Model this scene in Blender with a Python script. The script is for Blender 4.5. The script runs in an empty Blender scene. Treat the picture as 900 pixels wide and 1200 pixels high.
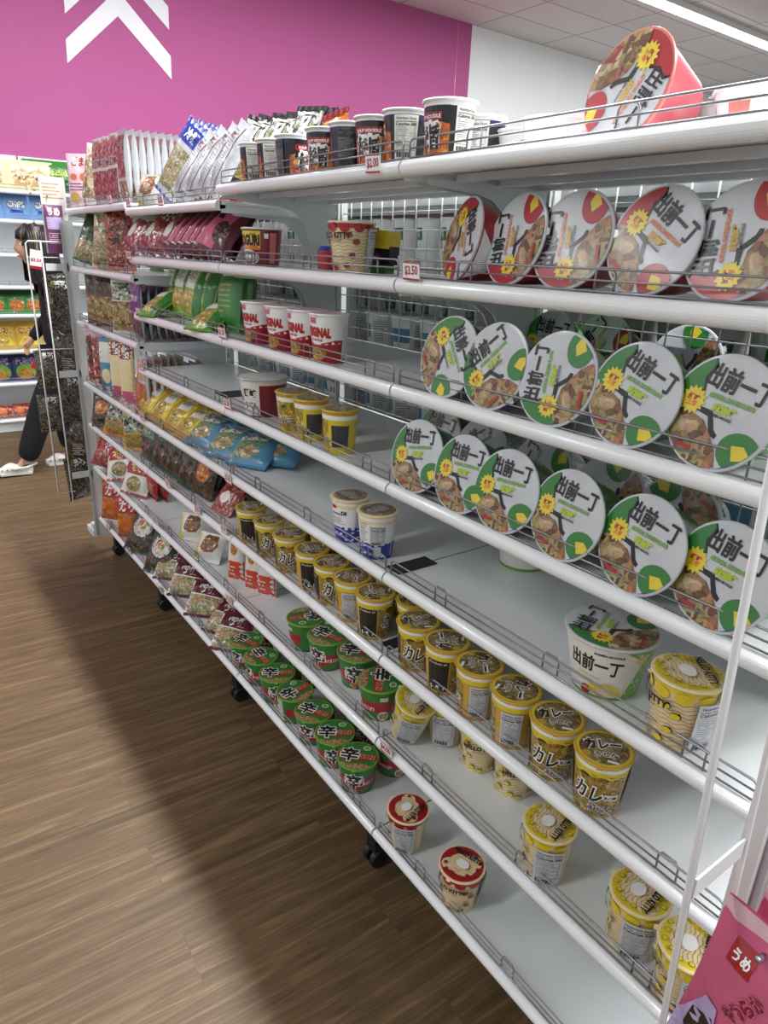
import bpy, bmesh, math, random
from mathutils import Vector, Matrix, noise
from mathutils.geometry import tessellate_polygon
random.seed(7)
COL = bpy.context.scene.collection
PI = math.pi

# ------------------------------------------------------------ camera solve (metres, floor z=0)
F = 807.965
CAM = Vector((-1.19821, 0.88840, 1.73854))
YAW, PIT, ROL = -0.63548374, -0.35712092, 0.0402577
_w = Vector((math.cos(YAW)*math.cos(PIT), math.sin(YAW)*math.cos(PIT), math.sin(PIT)))
_r = Vector((math.sin(YAW), -math.cos(YAW), 0)); _u = _r.cross(_w)
RT = _r*math.cos(ROL)+_u*math.sin(ROL); UP = -_r*math.sin(ROL)+_u*math.cos(ROL)
def ray(u, v): return _w+RT*((u-450)/F)-UP*((v-600)/F)
def onz(u, v, z): d = ray(u, v); return CAM+d*((z-CAM.z)/d.z)
def onx(u, v, x): d = ray(u, v); return CAM+d*((x-CAM.x)/d.x)
def ony(u, v, y): d = ray(u, v); return CAM+d*((y-CAM.y)/d.y)

def xu(u, y, z):   # x of the point that lies on image column u at given y, z
    q = (u-450); a = RT.x*F-q*_w.x; dy, dz = y-CAM.y, z-CAM.z
    return CAM.x-(dy*(RT.y*F-q*_w.y)+dz*(RT.z*F-q*_w.z))/a
Z = {1: .2202, 2: .5314, 3: .7815, 4: 1.0110, 5: 1.2366, 6: 1.4617, 7: 1.6802, 8: 1.8975}
DK = .012
def deck(l): return Z[l]+DK
ZC8 = 1.858
ZD = {1: .2202, 2: .5314, 3: .7815, 4: 1.0110, 5: 1.3365, 6: 1.608, 7: 1.880}
BW = .9
DEPTH = .405

# ------------------------------------------------------------ materials
MATS = {}
def _base(name):
    m = bpy.data.materials.new(name); m.use_nodes = True
    nt = m.node_tree; b = nt.nodes['Principled BSDF']; return m, nt, b
def lin(c): return tuple(((x/255)/12.92 if x/255 <= .04045 else ((x/255+.055)/1.055)**2.4) for x in c)+(1,)
def mat(name, rgb, rough=.4, metal=0, var=.06, coat=0, scale=30, bump=0):
    if name in MATS: return name
    m, nt, b = _base(name)
    c = lin(rgb)
    n = nt.nodes.new('ShaderNodeTexNoise'); n.inputs['Scale'].default_value = scale
    tc = nt.nodes.new('ShaderNodeTexCoord'); nt.links.new(tc.outputs['Object'], n.inputs['Vector'])
    r = nt.nodes.new('ShaderNodeValToRGB')
    r.color_ramp.elements[0].position = .3; r.color_ramp.elements[1].position = .7
    r.color_ramp.elements[0].color = tuple(max(0, x*(1-var)) for x in c[:3])+(1,)
    r.color_ramp.elements[1].color = tuple(min(1, x*(1+var)) for x in c[:3])+(1,)
    nt.links.new(n.outputs['Fac'], r.inputs['Fac']); nt.links.new(r.outputs['Color'], b.inputs['Base Color'])
    b.inputs['Roughness'].default_value = rough; b.inputs['Metallic'].default_value = metal
    b.inputs['Coat Weight'].default_value = coat; b.inputs['Coat Roughness'].default_value = .12
    if bump:
        bp = nt.nodes.new('ShaderNodeBump'); bp.inputs['Strength'].default_value = bump; bp.inputs['Distance'].default_value = .003
        nt.links.new(n.outputs['Fac'], bp.inputs['Height']); nt.links.new(bp.outputs['Normal'], b.inputs['Normal'])
    MATS[name] = m; return name
def food(name, cols, scale=90, rough=.3, dist=.5):
    m, nt, b = _base(name)
    tc = nt.nodes.new('ShaderNodeTexCoord')
    n = nt.nodes.new('ShaderNodeTexNoise'); n.inputs['Scale'].default_value = scale*.6
    mx = nt.nodes.new('ShaderNodeMixRGB'); mx.inputs['Fac'].default_value = dist*.06
    nt.links.new(tc.outputs['Object'], n.inputs['Vector']); nt.links.new(tc.outputs['Object'], mx.inputs[1]); nt.links.new(n.outputs['Color'], mx.inputs[2])
    v = nt.nodes.new('ShaderNodeTexVoronoi'); v.inputs['Scale'].default_value = scale
    nt.links.new(mx.outputs[0], v.inputs['Vector'])
    r = nt.nodes.new('ShaderNodeValToRGB'); r.color_ramp.interpolation = 'LINEAR'
    for i in range(len(cols)-2): r.color_ramp.elements.new(.5)
    for i, c in enumerate(cols):
        r.color_ramp.elements[i].position = .15+.7*i/(len(cols)-1); r.color_ramp.elements[i].color = lin(c)
    sp = nt.nodes.new('ShaderNodeSeparateColor'); nt.links.new(v.outputs['Color'], sp.inputs[0])
    nt.links.new(sp.outputs[0], r.inputs['Fac'])
    mu = nt.nodes.new('ShaderNodeMixRGB'); mu.blend_type = 'MULTIPLY'; mu.inputs['Fac'].default_value = .55
    mr = nt.nodes.new('ShaderNodeMapRange'); mr.inputs['From Max'].default_value = .7; mr.inputs['To Min'].default_value = 1.15; mr.inputs['To Max'].default_value = .35
    nt.links.new(v.outputs['Distance'], mr.inputs['Value'])
    nt.links.new(r.outputs['Color'], mu.inputs[1]); nt.links.new(mr.outputs[0], mu.inputs[2])
    nt.links.new(mu.outputs[0], b.inputs['Base Color'])
    b.inputs['Roughness'].default_value = rough; b.inputs['Coat Weight'].default_value = .4; b.inputs['Coat Roughness'].default_value = .15
    MATS[name] = m; return name
def emit(name, rgb, s):
    m = bpy.data.materials.new(name); m.use_nodes = True; b = m.node_tree.nodes['Principled BSDF']
    b.inputs['Base Color'].default_value = lin(rgb); b.inputs['Emission Color'].default_value = lin(rgb); b.inputs['Emission Strength'].default_value = s
    MATS[name] = m; return name
def clear(name, rgb, alpha, rough=.15):
    m, nt, b = _base(name); b.inputs['Base Color'].default_value = lin(rgb); b.inputs['Alpha'].default_value = alpha; b.inputs['Roughness'].default_value = rough
    n = nt.nodes.new('ShaderNodeTexNoise'); n.inputs['Scale'].default_value = 40
    bp = nt.nodes.new('ShaderNodeBump'); bp.inputs['Strength'].default_value = .5; bp.inputs['Distance'].default_value = .004
    nt.links.new(n.outputs['Fac'], bp.inputs['Height']); nt.links.new(bp.outputs['Normal'], b.inputs['Normal'])
    MATS[name] = m; return name

mat('shelf_white', (226, 230, 231), .3, var=.015, scale=8, coat=.3)
mat('shelf_lip', (236, 239, 240), .25, var=.01, scale=8, coat=.4)
mat('panel_grey', (176, 181, 181), .5, var=.03, scale=4)
mat('upright_white', (214, 217, 216), .4, var=.02)
mat('chrome', (150, 150, 154), .32, metal=.75, var=.02)
mat('wire_white', (225, 225, 225), .35, var=.02)
mat('mesh_wire', (196, 199, 198), .4, var=.02)
mat('rubber', (22, 22, 23), .5)
mat('dark_gap', (40, 42, 44), .6)
for n_, c_ in dict(white=(238, 238, 236), offwhite=(224, 222, 214), silver=(196, 199, 203), cream=(232, 214, 170), black=(20, 19, 20),
        red=(168, 30, 40), dkred=(122, 22, 40), maroon=(92, 18, 36), orange=(208, 108, 44), yellow=(222, 200, 52), gold=(200, 160, 58), dkgold=(160, 108, 40),
        brown=(98, 60, 34), tan=(196, 160, 112), green=(50, 122, 50), ltgreen=(110, 165, 52), lime=(178, 200, 40), dkgreen=(30, 78, 48), teal=(40, 92, 84), olive=(110, 112, 60),
        blue=(40, 62, 160), ltblue=(88, 142, 176), skyblue=(112, 150, 200), navy=(28, 38, 92), purple=(88, 44, 128), plum=(112, 60, 98), pink=(226, 110, 150), orangered=(206, 66, 44), hotpink=(206, 96, 132), palepink=(230, 190, 204),
        grey=(140, 142, 146), dkgrey=(64, 66, 70), lavender=(190, 170, 215), salmon=(210, 120, 110)).items():
    mat(n_, c_, .32, var=.05, coat=.35)
mat('cap_grey', (176, 184, 188), .25, coat=.5)
food('food_bowl', [(96, 62, 42), (160, 108, 66), (196, 164, 106), (150, 148, 84), (176, 100, 74), (210, 194, 148), (112, 78, 50)], 85)
food('food_bowl_lt', [(120, 84, 52), (200, 160, 96), (180, 110, 70), (226, 206, 150), (150, 150, 80)], 75)
food('food_gold', [(120, 90, 36), (200, 168, 62), (160, 130, 56), (222, 196, 104), (104, 84, 44), (190, 154, 70)], 170)
food('food_lid', [(100, 84, 56), (176, 152, 100), (130, 100, 60), (206, 190, 150), (150, 130, 60)], 120)
food('food_shin', [(170, 60, 40), (210, 176, 124), (110, 140, 60), (222, 204, 156), (176, 96, 60)], 170)
food('food_veg', [(110, 132, 66), (214, 196, 150), (170, 120, 70), (90, 116, 56), (228, 218, 184), (204, 150, 100)], 130)
food('food_dark', [(42, 32, 28), (100, 68, 48), (66, 58, 46), (146, 110, 80), (34, 30, 28)], 100)
food('food_seaweed_glints', [(36, 34, 26), (96, 90, 70), (176, 172, 156), (56, 52, 42), (130, 122, 98), (30, 28, 24)], 75, .15, 2.)  # mottled seaweed; the pale grey tones paint in highlights on the clear wrap
food('food_orange', [(190, 80, 20), (230, 140, 40), (160, 60, 24), (240, 170, 70)], 110)
food('food_rice', [(226, 216, 196), (240, 236, 226), (206, 190, 160)], 200)
food('food_red', [(150, 30, 30), (206, 110, 90), (120, 20, 28), (226, 190, 170), (170, 60, 50)], 110)
food('food_chips', [(60, 120, 40), (150, 180, 60), (40, 90, 30), (206, 196, 90), (80, 140, 50)], 60)
food('food_yellow', [(206, 170, 40), (232, 206, 80), (170, 110, 30), (240, 226, 150), (150, 140, 40)], 100)
food('food_brown_snack', [(120, 70, 36), (160, 104, 60), (90, 52, 28), (180, 130, 80)], 150)
food('food_teal', [(90, 140, 130), (170, 200, 180), (60, 110, 110), (206, 196, 140), (110, 150, 90)], 110)
food('food_floral', [(240, 220, 190), (220, 120, 60), (180, 40, 50), (236, 200, 120), (110, 130, 60), (240, 236, 220)], 70)
food('patt_orange', [(40, 24, 24), (206, 96, 60), (180, 70, 50), (60, 30, 26), (214, 120, 80)], 90)
food('patt_green', [(14, 40, 26), (40, 80, 40), (14, 30, 22), (90, 110, 50)], 70)
food('patt_bw', [(20, 20, 20), (236, 236, 230), (30, 30, 30), (226, 226, 220), (150, 160, 60)], 80)
food('patt_redwhite', [(170, 40, 50), (226, 190, 180), (150, 30, 44), (226, 210, 190), (206, 120, 110)], 80)
clear('clear_film', (236, 240, 240), .22)
clear('clear_tub', (214, 220, 222), .5)
emit('tube_glow', (255, 255, 255), 9)

# ------------------------------------------------------------ mesh builder
class MB:
    def __init__(s): s.v = []; s.f = []; s.m = []; s.names = []; s.smooth = []
    def mi(s, name):
        if name not in s.names: s.names.append(name)
        return s.names.index(name)
    def add(s, vs, fs, m, smooth=False):
        b = len(s.v); s.v += [tuple(x) for x in vs]; k = s.mi(m)
        for f in fs: s.f.append(tuple(i+b for i in f)); s.m.append(k); s.smooth.append(smooth)
    def box(s, c, d, m, M=None):
        x, y, z = [a/2 for a in d]
        vs = [Vector((c[0]+i*x, c[1]+j*y, c[2]+k*z)) for i in (-1, 1) for j in (-1, 1) for k in (-1, 1)]
        if M: vs = [M @ v for v in vs]
        s.add(vs, [(0, 1, 3, 2), (4, 6, 7, 5), (0, 4, 5, 1), (2, 3, 7, 6), (0, 2, 6, 4), (1, 5, 7, 3)], m)
    def tube(s, pts, r, m, n=6, closed=False):
        pts = [Vector(p) for p in pts]; N = len(pts); vs = []; fs = []
        for i, p in enumerate(pts):
            if closed: t = (pts[(i+1) % N]-pts[i-1])
            else: t = pts[min(i+1, N-1)]-pts[max(i-1, 0)]
            t = t.normalized() if t.length > 1e-9 else Vector((0, 0, 1))
            a = t.cross(Vector((0, 0, 1)))
            if a.length < .2: a = t.cross(Vector((0, 1, 0)))
            a.normalize(); b = t.cross(a)
            for k in range(n): q = 2*PI*k/n; vs.append(p+a*(r*math.cos(q))+b*(r*math.sin(q)))
        for i in range(N if closed else N-1):
            for k in range(n):
                j = (i+1) % N; fs.append((i*n+k, i*n+(k+1) % n, j*n+(k+1) % n, j*n+k))
        if not closed: fs.append(tuple(range(n-1, -1, -1))); fs.append(tuple((N-1)*n+k for k in range(n)))
        s.add(vs, fs, m, True)
    def lathe(s, prof, seg=32, M=None, cap0=True, cap1=True):
        # prof: list of (r,z,mat) mat of the segment that STARTS at this point
        for i in range(len(prof)-1):
            r0, z0, m = prof[i]; r1, z1 = prof[i+1][:2]; vs = []; fs = []
            for k in range(seg):
                a = 2*PI*k/seg
                vs += [Vector((r0*math.cos(a), r0*math.sin(a), z0)), Vector((r1*math.cos(a), r1*math.sin(a), z1))]
            for k in range(seg):
                j = (k+1) % seg; fs.append((2*k, 2*j, 2*j+1, 2*k+1))
            if M: vs = [M @ v for v in vs]
            s.add(vs, fs, m, True)
        for flag, idx in ((cap0, 0), (cap1, -1)):
            if flag and prof[idx][0] > 1e-6:
                r, z = prof[idx][:2]; vs = [Vector((r*math.cos(2*PI*k/seg), r*math.sin(2*PI*k/seg), z)) for k in range(seg)]
                if M: vs = [M @ v for v in vs]
                s.add(vs, [tuple(range(seg))] if idx else [tuple(range(seg-1, -1, -1))], prof[idx][2] if idx == 0 else prof[-2][2])
    def sweep(s, prof, x0, x1, m):   # closed profile of (y,z) swept along x
        n = len(prof); vs = [(x0, y, z) for y, z in prof]+[(x1, y, z) for y, z in prof]
        s.add(vs, [(i, (i+1) % n, n+(i+1) % n, n+i) for i in range(n)]+[tuple(range(n-1, -1, -1)), tuple(range(n, 2*n))], m)
    def art(s, S, items, lift=.0004, step=.00013, maxlen=.02, clip=None):
        for li, (tris, m) in enumerate(items):
            off = lift+step*li; vs = []; fs = []
            st = [list(t) for t in tris]; out = []
            while st:
                t = st.pop(); L = [(t[i][0]-t[(i+1) % 3][0])**2+(t[i][1]-t[(i+1) % 3][1])**2 for i in range(3)]; k = L.index(max(L))
                if L[k] > maxlen**2:
                    a, b, c = t[k], t[(k+1) % 3], t[(k+2) % 3]; mm = ((a[0]+b[0])/2, (a[1]+b[1])/2); st += [[a, mm, c], [mm, b, c]]
                else: out.append(t)
            for t in out:
                if clip: polys = clip_poly(t, clip)
                else: polys = t
                if not polys or len(polys) < 3: continue
                b = len(vs); vs += [S(p[0], p[1], off) for p in polys]; fs.append(tuple(range(b, b+len(polys))))
            if fs: s.add(vs, fs, m)
    def mesh(s, name, smooth_all=False):
        me = bpy.data.meshes.new(name); me.from_pydata(s.v, [], s.f)
        for n in s.names: me.materials.append(MATS[n])
        me.polygons.foreach_set('material_index', s.m)
        me.polygons.foreach_set('use_smooth', [True]*len(s.f) if smooth_all else s.smooth)
        me.update(); return me
    def build(s, name, parent=None, loc=(0, 0, 0)):
        return obj(name, s.mesh(name), parent, loc)
def clip_poly(poly, clip):
    out = list(poly)
    for i in range(len(clip)):
        a, b = clip[i], clip[(i+1) % len(clip)]; inp = out; out = []
        if not inp: return []
        def side(p): return (b[0]-a[0])*(p[1]-a[1])-(b[1]-a[1])*(p[0]-a[0])
        for j in range(len(inp)):
            p, q = inp[j-1], inp[j]; sp_, sq = side(p), side(q)
            if sq >= 0:
                if sp_ < 0: t = sp_/(sp_-sq); out.append((p[0]+(q[0]-p[0])*t, p[1]+(q[1]-p[1])*t))
                out.append(q)
            elif sp_ >= 0: t = sp_/(sp_-sq); out.append((p[0]+(q[0]-p[0])*t, p[1]+(q[1]-p[1])*t))
    return out
def obj(name, me, parent=None, loc=(0, 0, 0)):
    o = bpy.data.objects.new(name, me); COL.objects.link(o); o.location = loc
    if parent: o.parent = parent
    return o
def tag(o, label, cat, group=None, kind=None):
    if label: o['label'] = label
    if cat: o['category'] = cat
    if group: o['group'] = group
    if kind: o['kind'] = kind
    return o
def empty(name, label, cat, M=None, group=None):
    o = bpy.data.objects.new(name, None); COL.objects.link(o); o.empty_display_size = .02
    if M is not None: o.matrix_world = M
    return tag(o, label, cat, group)
def inst(kind, name, label, cat, M, group=None):
    r = empty(name, label, cat, M, group)
    for pn, me in kind: obj(pn, me, r)
    return r
def struct(name, mb): o = mb.build(name); o['kind'] = 'structure'; return o

# ------------------------------------------------------------ flat art primitives
def T(poly):
    return [[poly[i] for i in t] for t in tessellate_polygon([[Vector((p[0], p[1], 0)) for p in poly]])]
def circ(cx, cy, r, m, n=24, ry=None, rot=0): 
    ry = ry or r; c, s_ = math.cos(rot), math.sin(rot); P = []
    for i in range(n):
        x, y = r*math.cos(2*PI*i/n), ry*math.sin(2*PI*i/n); P.append((cx+x*c-y*s_, cy+x*s_+y*c))
    return (T(P), m)
def rect(x0, y0, x1, y1, m): return ([[(x0, y0), (x1, y0), (x1, y1)], [(x0, y0), (x1, y1), (x0, y1)]], m)
def poly(P, m): return (T(P), m)
def star(cx, cy, r0, r1, n, m): return (T([(cx+(r1 if i % 2 else r0)*math.cos(PI*i/n), cy+(r1 if i % 2 else r0)*math.sin(PI*i/n)) for i in range(2*n)]), m)
_tc = {}
def glyphs(s, bold):
    k = (s, bold)
    if k not in _tc:
        c = bpy.data.curves.new('t', 'FONT'); c.body = s; c.resolution_u = 2; c.offset = bold
        o = bpy.data.objects.new('t', c); COL.objects.link(o)
        me = bpy.data.meshes.new_from_object(o.evaluated_get(bpy.context.evaluated_depsgraph_get()))
        me.calc_loop_triangles(); V = [v.co.copy() for v in me.vertices]
        tr = [[(V[i].x, V[i].y) for i in t.vertices] for t in me.loop_triangles]
        bpy.data.objects.remove(o); bpy.data.curves.remove(c); bpy.data.meshes.remove(me)
        xs = [p[0] for t in tr for p in t]; ys = [p[1] for t in tr for p in t]
        cx, cy = (min(xs)+max(xs))/2, (min(ys)+max(ys))/2; hh = max(ys)-min(ys)
        _tc[k] = ([[((p[0]-cx), (p[1]-cy)) for p in t] for t in tr], max(xs)-min(xs), hh)
    return _tc[k]
def text(s, cx, cy, w, m, rot=0, bold=0, sy=1):
    """text of total width w centred at cx,cy"""
    tr, W, H = glyphs(s, 0); k = w/W; tr = glyphs(s, bold)[0]; c, q = math.cos(rot), math.sin(rot)
    return ([[(cx+(p[0]*c-p[1]*sy*q)*k, cy+(p[0]*q+p[1]*sy*c)*k) for p in t] for t in tr], m)
def outlined(s, cx, cy, w, rot=0, m='black', mo='white', b=.03, ob=.09, sy=1):
    return [text(s, cx, cy, w, mo, rot, ob, sy), text(s, cx, cy, w, m, rot, b, sy)]
def wave(x0, x1, y, amp, per, th, m, ph=0, n=None):
    n = n or int((x1-x0)/(per/6)); out = []
    for i in range(n):
        a, b = x0+(x1-x0)*i/n, x0+(x1-x0)*(i+1)/n; ya, yb = y+amp*math.sin(2*PI*a/per+ph), y+amp*math.sin(2*PI*b/per+ph)
        out += [[(a, ya), (b, yb), (b, yb+th)], [(a, ya), (b, yb+th), (a, ya+th)]]
    return (out, m)
def nutri(x0, y0, x1, y1, bg='offwhite', head='dkgrey'):
    w, h = x1-x0, y1-y0; it = [rect(x0, y0, x1, y1, bg), text('Nutrition Facts', (x0+x1)/2, y1-h*.08, w*.8, 'black', 0, .02)]
    L = [rect(x0+w*.06, y1-h*.16, x1-w*.06, y1-h*.145, 'black'), text('Calories 300', (x0+x1)/2, y1-h*.21, w*.85, 'black', 0, .02)]
    rows = []
    for i in range(11):
        y = y1-h*(.29+.045*i); rr = rect(x0+w*.08, y, x0+w*(.45+.4*random.random()), y+h*.014, 'grey'); rows += rr[0]
        rr = rect(x1-w*.16, y, x1-w*.08, y+h*.014, 'grey'); rows += rr[0]
    bars = []
    for i in range(14): q = x0+w*(.1+.045*i); bars += rect(q, y0+h*.04, q+w*.02*(1+(i % 3 == 0)), y0+h*.16, 'black')[0]
    return it+L+[(rows, 'grey'), (bars, 'black'), rect(x0+w*.06, y0+h*.2, x1-w*.06, y0+h*.21, 'black')]
def lines(x0, y0, x1, y1, n, m, th=.4):
    tr = []; d = (y1-y0)/n
    for i in range(n): tr += rect(x0, y0+d*i, x0+(x1-x0)*(.6+.4*random.random()), y0+d*(i+th), m)[0]
    return (tr, m)

# ------------------------------------------------------------ cups
def side_S(rt, rb, H):
    rm = (rt+rb)/2
    def S(a, h, off): r = rb+(rt-rb)*h/H+off; t = a/rm; return Vector((-r*math.sin(t), r*math.cos(t), h))
    return S
def lid_S(z): return lambda u, v, off: Vector((-u, -v, z+off))
def cupkind(rt, rb, H, bands, side, lid, lidbase, rim, tab=True, rimth=.0022, lid_recess=0, partnames=('cup_body', 'lid')):
    """bands: list of (h_frac, mat) lowest first"""
    b = MB(); pr = [(rb*.93, .003, bands[0][1]), (rb*.97, 0, bands[0][1])]
    hs = [h for h, m in bands]+[1.0]
    for i, (h, m) in enumerate(bands):
        pr.append((rb+(rt-rb)*h, H*h, m))
    pr.append((rt, H, bands[-1][1])); b.lathe(pr, 40)
    if side: b.art(side_S(rt, rb, H), side, lift=.0005, maxlen=.018)
    l = MB(); q = rimth; l.lathe([(rt-.0003, H-.004, rim), (rt+q, H-.0035, rim), (rt+q*1.5, H-.001, rim), (rt+q, H+.0012, rim), (rt*.965, H+.0016-lid_recess, lidbase), (.0005, H+.0016-lid_recess, lidbase)], 40, cap0=False, cap1=False)
    cl = [(rt*.985*math.cos(2*PI*i/40), rt*.985*math.sin(2*PI*i/40)) for i in range(40)]
    if lid: l.art(lid_S(H+.0016-lid_recess), lid, lift=.0004, maxlen=.05, clip=cl)
    if tab:
        l.add([(-.008, rt-.002, H+.001), (.008, rt-.002, H+.001), (.005, rt+.009, H-.002), (-.005, rt+.009, H-.002)], [(0, 1, 2, 3)], rim)
    return [(partnames[0], b.mesh(partnames[0])), (partnames[1], l.mesh(partnames[1]))]

R_, H_ = .051, .120
# yellow curry
def curry_side(alt=False):
    it = [rect(-.052, .006, .05, .098, 'food_gold'), wave(-.055, .052, .093, .003, .03, .006, 'yellow')]
    it += [circ(0, .090, .011, 'dkgold', ry=.007), circ(0, .090, .008, 'brown', ry=.004), rect(.014, .089, .03, .093, 'black'), rect(-.03, .089, -.014, .093, 'black')]
    it += [circ(.012, .05, .006, 'red'), circ(-.02, .07, .005, 'ltgreen')]
    it += outlined('カレー', 0, .052, .078, rot=-.14, b=.03, ob=.10, sy=1.5)+outlined('うどん', .012, .020, .046, rot=-.05, b=.02, ob=.1)
    it += [rect(-.105, .012, -.056, .094, 'black'), text('Product of', -.0805, .088, .040, 'white'), lines(-.101, .03, -.060, .082, 12, 'dkgrey'), rect(-.098, .016, -.064, .027, 'white')]
    it += nutri(.066, .012, .108, .092, 'silver')
    return it
def curry_lid():
    it = [circ(0, 0, R_*.87, 'food_lid', 36)]
    it += outlined('カレー', -.004, .010, .064, rot=.3, b=.035, ob=.12, sy=1.35)+outlined('うどん', .006, -.016, .04, rot=.3, b=.03, ob=.12)
    it += [circ(-.028, -.026, .008, 'gold'), rect(.01, -.036, .03, -.030, 'white')]
    return it
CURRY = cupkind(R_, .040, H_, [(0, 'gold'), (.78, 'yellow'), (.88, 'white'), (.945, 'yellow')], curry_side(), curry_lid(), 'yellow', 'gold')
# light-lidded variation used on the fifth shelf
CURRYW = cupkind(.049, .038, .114, [(0, 'yellow'), (.8, 'white'), (.9, 'gold')], [rect(-.05, .006, .03, .09, 'food_yellow')]+outlined('カレー', -.01, .04, .06, b=.04, ob=.1, sy=1.2)+[rect(.04, .02, .085, .078, 'dkgrey'), lines(.044, .024, .08, .074, 10, 'black'), circ(-.01, .078, .008, 'dkgreen', ry=.005)], [circ(0, 0, .043, 'food_lid', 36)]+outlined('カレー', 0, 0, .05, b=.04), 'yellow', 'gold')
# green/red hot noodle cup
rS, hS = .061, .100
def shin_side():
    it = [rect(-.07, .030, .14, .062, 'red'), rect(-.08, .003, -.15, .09, 'offwhite')]
    it += [poly([(-.045, .03), (-.02, .018), (.03, .02), (.05, .03), (.05, .062), (-.045, .062)], 'red')]
    it += outlined('辛', 0, .052, .052, b=.03, ob=.08)+[rect(.03, .034, .074, .046, 'white'), text('SHIN', .052, .040, .038, 'red', 0, .03)]
    it += [circ(.0, .014, .014, 'food_shin', ry=.011), circ(.1, .018, .016, 'offwhite'), circ(.1, .018, .012, 'food_shin'), rect(.09, .07, .11, .082, 'offwhite'), text('HOT', .1, .076, .016, 'green')]
    it += nutri(-.135, .010, -.085, .088, 'offwhite')
    return it
def shin_lid():
    r = rS
    it = [poly([(-r, -.016), (-.02, -.022), (.03, -.018), (r, -.012), (r, .014), (.02, .006), (-.02, .012), (-r, .018)], 'red')]
    it += [poly([(-r, -r), (r, -r), (r, -.040), (.02, -.032), (-.02, -.036), (-r, -.034)], 'food_shin')]
    it += [rect(-.002, -.010, .052, .008, 'tan'), text('SHIN', .025, -.001, .046, 'red', .05, .04)]
    it += outlined('辛', -.024, .002, .052, b=.03, ob=.08)+[circ(.022, .036, .012, 'offwhite', ry=.010), circ(.022, .036, .009, 'ltgreen', ry=.007), circ(-.018, .05, .003, 'red')]
    return it
SHIN = cupkind(rS, .048, hS, [(0, 'dkgreen'), (.05, 'green')], shin_side(), shin_lid(), 'green', 'ltgreen')
# cream cups with wavy lines (two colours)
def kit_side(c, c2, fruit, r=.053, H=.118):
    it = []
    for i in range(12): it.append(wave(-.14, .14, .008+i*.0075, .0018, .026, .0009, 'dkgold', i*.9))
    for i in range(9):
        a = -.13+.031*i; it.append(circ(a, H*.86, .012, c, 14, ry=.010))
    for (a, h) in [(-.045, .07), (-.03, .05), (-.05, .03), (-.02, .02), (-.035, .088), (.0, .012), (.03, .018), (-.06, .055), (.042, .04), (.05, .07), (-.065, .015), (.035, .085)]:
        it += [circ(a, h, .0078, c2, 12, ry=.0064), circ(a-.0006, h-.0006, .0070, fruit, 12, ry=.0056), circ(a+.004, h+.0052, .0022, c2, 8)]
    it += [text('HELLO KITTY', 0, .084, .076, 'black', 0, .05, 1.3)]+[text('NOODLE SOUP', 0, .072, .04, 'black')]
    it += nutri(.075, .008, .125, .1, 'silver')
    return it
def kit_lid(c, r=.053):
    it = [circ(.003, -.002, r*.66, 'cream', 20, ry=r*.62), circ(.02, .022, r*.4, 'cream', 16), circ(-.024, -.02, r*.36, 'cream', 16)]
    for i in range(9): it.append(wave(-.034, .034, -.03+i*.0072, .0016, .02, .0008, 'dkgold', i*.8))
    for i in range(14): a = i*PI/7+.2; k = r*(.84 if i % 2 else .76); it += [circ(k*math.cos(a), k*math.sin(a), .0052, 'olive' if c == 'yellow' else 'dkred', 10), circ(k*math.cos(a), k*math.sin(a), .0042, c, 10)]
    it += [circ(.004, -.004, .017, 'white', 22, ry=.013)]+[text('HELLO KITTY', .002, .026, .076, 'black', 0, .05, 1.5), text('NOODLE SOUP', .002, .036, .04, 'black', 0, .02), text('CUP', .004, -.027, .014, 'black')]
    return it
KITY = cupkind(.053, .041, .120, [(0, 'cream'), (.88, 'yellow')], kit_side('yellow', 'black', 'yellow'), kit_lid('yellow'), 'yellow', 'cream')
KITR = cupkind(.055, .041, .114, [(0, 'cream'), (.88, 'red')], kit_side('red', 'green', 'red'), kit_lid('red'), 'red', 'cream')
# white and red original cup
def orig_side():
    it = [poly([(-.14, .003), (.14, .003), (.14, .055), (.05, .058), (.0, .046), (-.05, .058), (-.14, .055)], 'red')]
    it += [circ(-.005, .024, .030, 'gold', ry=.017), circ(-.005, .024, .026, 'food_yellow', ry=.014)]
    it += outlined('ORIGINAL', -.002, .077, .078, rot=-.06, m='red', mo='salmon', b=.05, ob=.09, sy=1.7)+[text('FLAVOR', .0, .058, .035, 'red', -.05, .02), rect(-.02, .098, .0, .108, 'hotpink')]
    it += [rect(-.02, .1, -.0, .112, 'hotpink'), nutri(.07, .01, .115, .1)[0]]
    return it
ORIG = cupkind(.051, .039, .120, [(0, 'red'), (.03, 'white')], orig_side(), [circ(0, 0, .046, 'palepink', 30), text('ORIGINAL', 0, 0, .06, 'red', 0, .04)], 'offwhite', 'white')
# blue and white cup
def blue_side():
    it = [rect(-.14, .004, .14, .044, 'blue'), circ(-.035, .024, .012, 'ltblue')]
    it += [circ(-.01, .098, .010, 'red', ry=.005), text('NOODLE', -.004, .080, .03, 'navy', 0, .04), text('DI', .02, .084, .012, 'navy', 0, .06), lines(-.022, .052, .03, .072, 5, 'grey')]
    it += [lines(.05, .046, .075, .1, 10, 'grey')]+nutri(.08, .04, .118, .092, 'silver')+[rect(.09, .01, .108, .036, 'offwhite'), lines(.092, .012, .106, .034, 8, 'dkgrey')]
    return it
BLUE = cupkind(.051, .039, .119, [(0, 'blue'), (.05, 'white'), (.8, 'cream'), (.88, 'white'), (.95, 'cream')], blue_side(), [circ(0, 0, .045, 'food_lid', 30)]+outlined('シーフード', 0, 0, .075, m='blue', mo='silver', b=.05, ob=.12, sy=1.4)+[text('NOODLE', 0, -.024, .05, 'navy', 0, .04), text('SEAFOOD', 0, .026, .04, 'navy', 0, .04)], 'cream', 'cream')
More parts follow.
